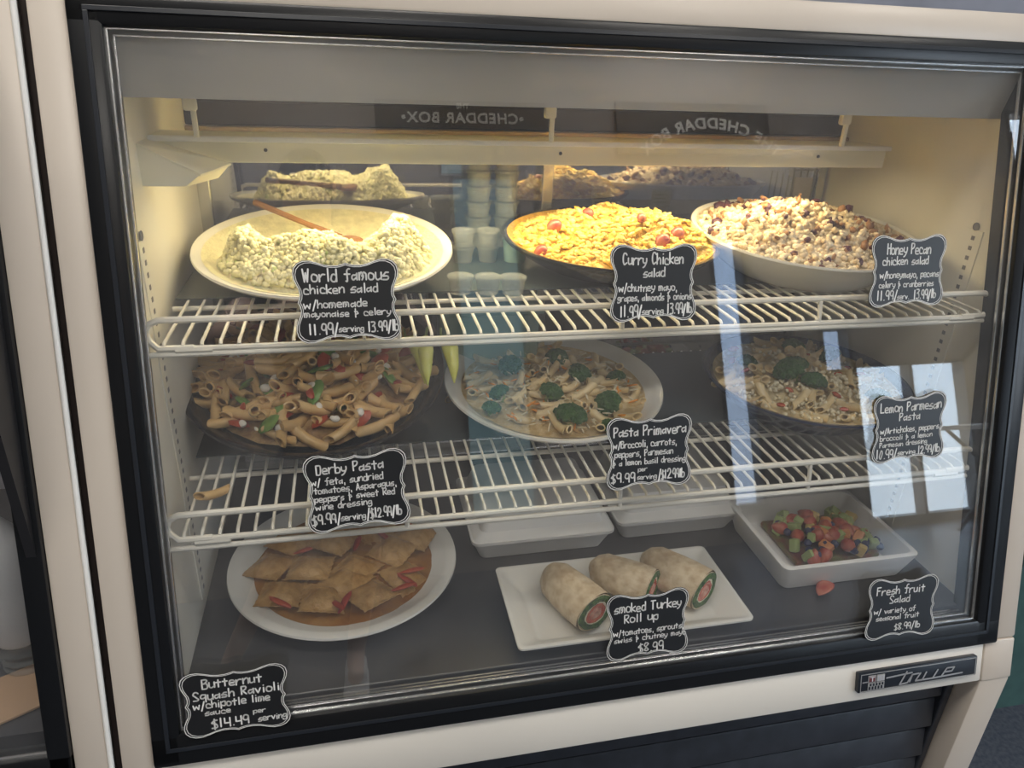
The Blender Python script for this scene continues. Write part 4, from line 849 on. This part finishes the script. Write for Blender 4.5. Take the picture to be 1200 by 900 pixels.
# ------------------------------------------------------------------ the photographer, seen only as a reflection
def skin_mesh(name, pts, edges, rad, m, parent=None, sub=2, root=0):
    me = bpy.data.meshes.new(name); me.from_pydata([tuple(p) for p in pts], edges, []); o = bpy.data.objects.new(name, me); C.objects.link(o); me.materials.append(m)
    sk = o.modifiers.new('skin', 'SKIN'); sk.use_smooth_shade = True
    for i, r in enumerate(rad): me.skin_vertices[0].data[i].radius = (r, r) if not isinstance(r, tuple) else r
    me.skin_vertices[0].data[root].use_root = True
    s_ = o.modifiers.new('sub', 'SUBSURF'); s_.levels = sub; s_.render_levels = sub
    if parent: o.parent = parent
    return o
PX, PY, PZ = .10, -1.90, FLOOR_Z
pr = empty('person', (PX, PY, PZ), label='standing person in dark shirt and grey shorts holding up a phone', cat='person')
cz = float(_Cc[2]) - PZ; cyy = float(_Cc[1]) - PY; cxx = float(_Cc[0]) - PX
pts = [(0, .10, .97), (0, .20, 1.11), (0, .33, 1.27), (0, .46, 1.42), (0, .52, 1.51), (0, .60, 1.61), (0, .61, 1.71),
       (-.09, .08, .90), (-.19, .10, .50), (-.40, -.10, .12), (-.42, .04, .05),
       (.09, .08, .90), (.13, .12, .50), (.06, -.02, .11), (.06, .13, .05),
       (-.17, .45, 1.41), (-.25, .74, 1.19), (cxx - .085, cyy - .16, cz - .06), (cxx - .075, cyy - .06, cz - .02),
       (.17, .45, 1.41), (.33, .74, 1.19), (cxx + .085, cyy - .16, cz - .06), (cxx + .075, cyy - .06, cz - .02)]
ed = [(0, 1), (1, 2), (2, 3), (3, 4), (4, 5), (5, 6), (0, 7), (7, 8), (8, 9), (9, 10), (0, 11), (11, 12), (12, 13), (13, 14), (3, 15), (15, 16), (16, 17), (17, 18), (3, 19), (19, 20), (20, 21), (21, 22)]
rad = [(.15, .12), (.14, .11), (.16, .12), (.10, .09), (.055, .055), (.085, .10), (.075, .09), (.085, .085), (.055, .055), (.036, .036), (.035, .03), (.085, .085), (.055, .055), (.036, .036), (.035, .03), .058, .043, .028, .024, .058, .043, .028, .024]
skin_mesh('body', pts, ed, rad, M['skin'], pr)
skin_mesh('shirt', [(0, .07, .90), (0, .20, 1.11), (0, .33, 1.27), (0, .45, 1.41), (-.17, .44, 1.40), (-.22, .60, 1.29), (.17, .44, 1.40), (.26, .60, 1.29)], [(0, 1), (1, 2), (2, 3), (3, 4), (4, 5), (3, 6), (6, 7)], [(.17, .135), (.165, .13), (.18, .14), (.12, .11), .074, .066, .074, .066], M['shirt'], pr)
sh = MB().tube([(0, .16, 1.03), (0, .12, .98), (0, .10, .92), (0, .09, .86), (0, .085, .82)], .15, 20, rs=[.140, .158, .165, .150, .11])
for q_ in (-1, 1): sh.tube([(q_ * .07, .09, .92), (q_ * .09, .085, .84), (-.145 if q_ < 0 else .108, .095, .72), (-.175 if q_ < 0 else .125, .105, .60)], .1, 16, rs=[.08, .100, .098, .094])
sh.build('shorts', M['shorts'], pr, smooth=True)
for s_, x, y in ((-1, -.41, -.08), (1, .06, .0)):
    b_ = MB().rbox((-.045, -.10, 0), (.045, .18, .03), .012, seg=3).rbox((-.040, -.09, .028), (.040, .10, .085), .018, seg=3); b_.build('shoe', M['shoe'], pr, smooth=True, loc=(x, y, 0))
V, F = ico(3)
hv = [(v[0] * .088, .59 + v[1] * .11 - .02, 1.715 + v[2] * .11) for v in V]; keep = [f for f in F if not any(hv[i][1] > .62 and hv[i][2] < 1.745 for i in f)]
MB().add(hv, keep).build('hair', M['hair'], pr, smooth=True)
MB().add([(v[0] * .012, .69 + v[1] * .02, 1.675 + v[2] * .022) for v in V], F).build('nose', M['skin'], pr, smooth=True)
MB().add([(v[0] * .026, .678 + v[1] * .008, 1.632 + v[2] * .007) for v in V], F).build('mouth', M['lip'], pr, smooth=True)
for s_ in (-1, 1):
    MB().add([(s_ * .032 + v[0] * .012, .672 + v[1] * .01, 1.705 + v[2] * .008) for v in V], F).build('eye', M['eye'], pr, smooth=True)
    MB().add([(s_ * .084 + v[0] * .008, .59 + v[1] * .018, 1.69 + v[2] * .03) for v in V], F).build('ear', M['skin'], pr, smooth=True)
    hx, hy, hz = cxx + s_ * .078, cyy - .045, cz - .015
    hp = [(hx, hy - .02, hz - .02), (hx + s_ * .004, hy + .01, hz)]; he = [(0, 1)]; hr = [(.024, .018), (.030, .014)]
    for q in range(4):
        b_ = len(hp); zz = hz + .028 - q * .019; L = (.9, 1, .95, .75)[q]
        hp += [(hx + s_ * .006, hy + .03, zz), (hx - s_ * .002, hy + .03 + .022 * L, zz), (hx - s_ * .018 * L, hy + .034 + .026 * L, zz)]; he += [(1, b_), (b_, b_ + 1), (b_ + 1, b_ + 2)]; hr += [.0095, .0088, .0078]
    b_ = len(hp); hp += [(hx - s_ * .012, hy - .002, hz + .014), (hx - s_ * .03, hy + .006, hz + .02)]; he += [(1, b_), (b_, b_ + 1)]; hr += [.0105, .009]
    skin_mesh('hand', hp, he, hr, M['skin'], pr, sub=1)
ph = MB().rbox((-.075, -.038, .006), (.075, .038, .014), .003, seg=3); o = ph.build('phone', M['phone'], None, smooth=True)
o.matrix_world = cam.matrix_world @ Matrix.Translation((.0, .0, 0)); tag(o, 'black phone held sideways by the photographer', 'phone')
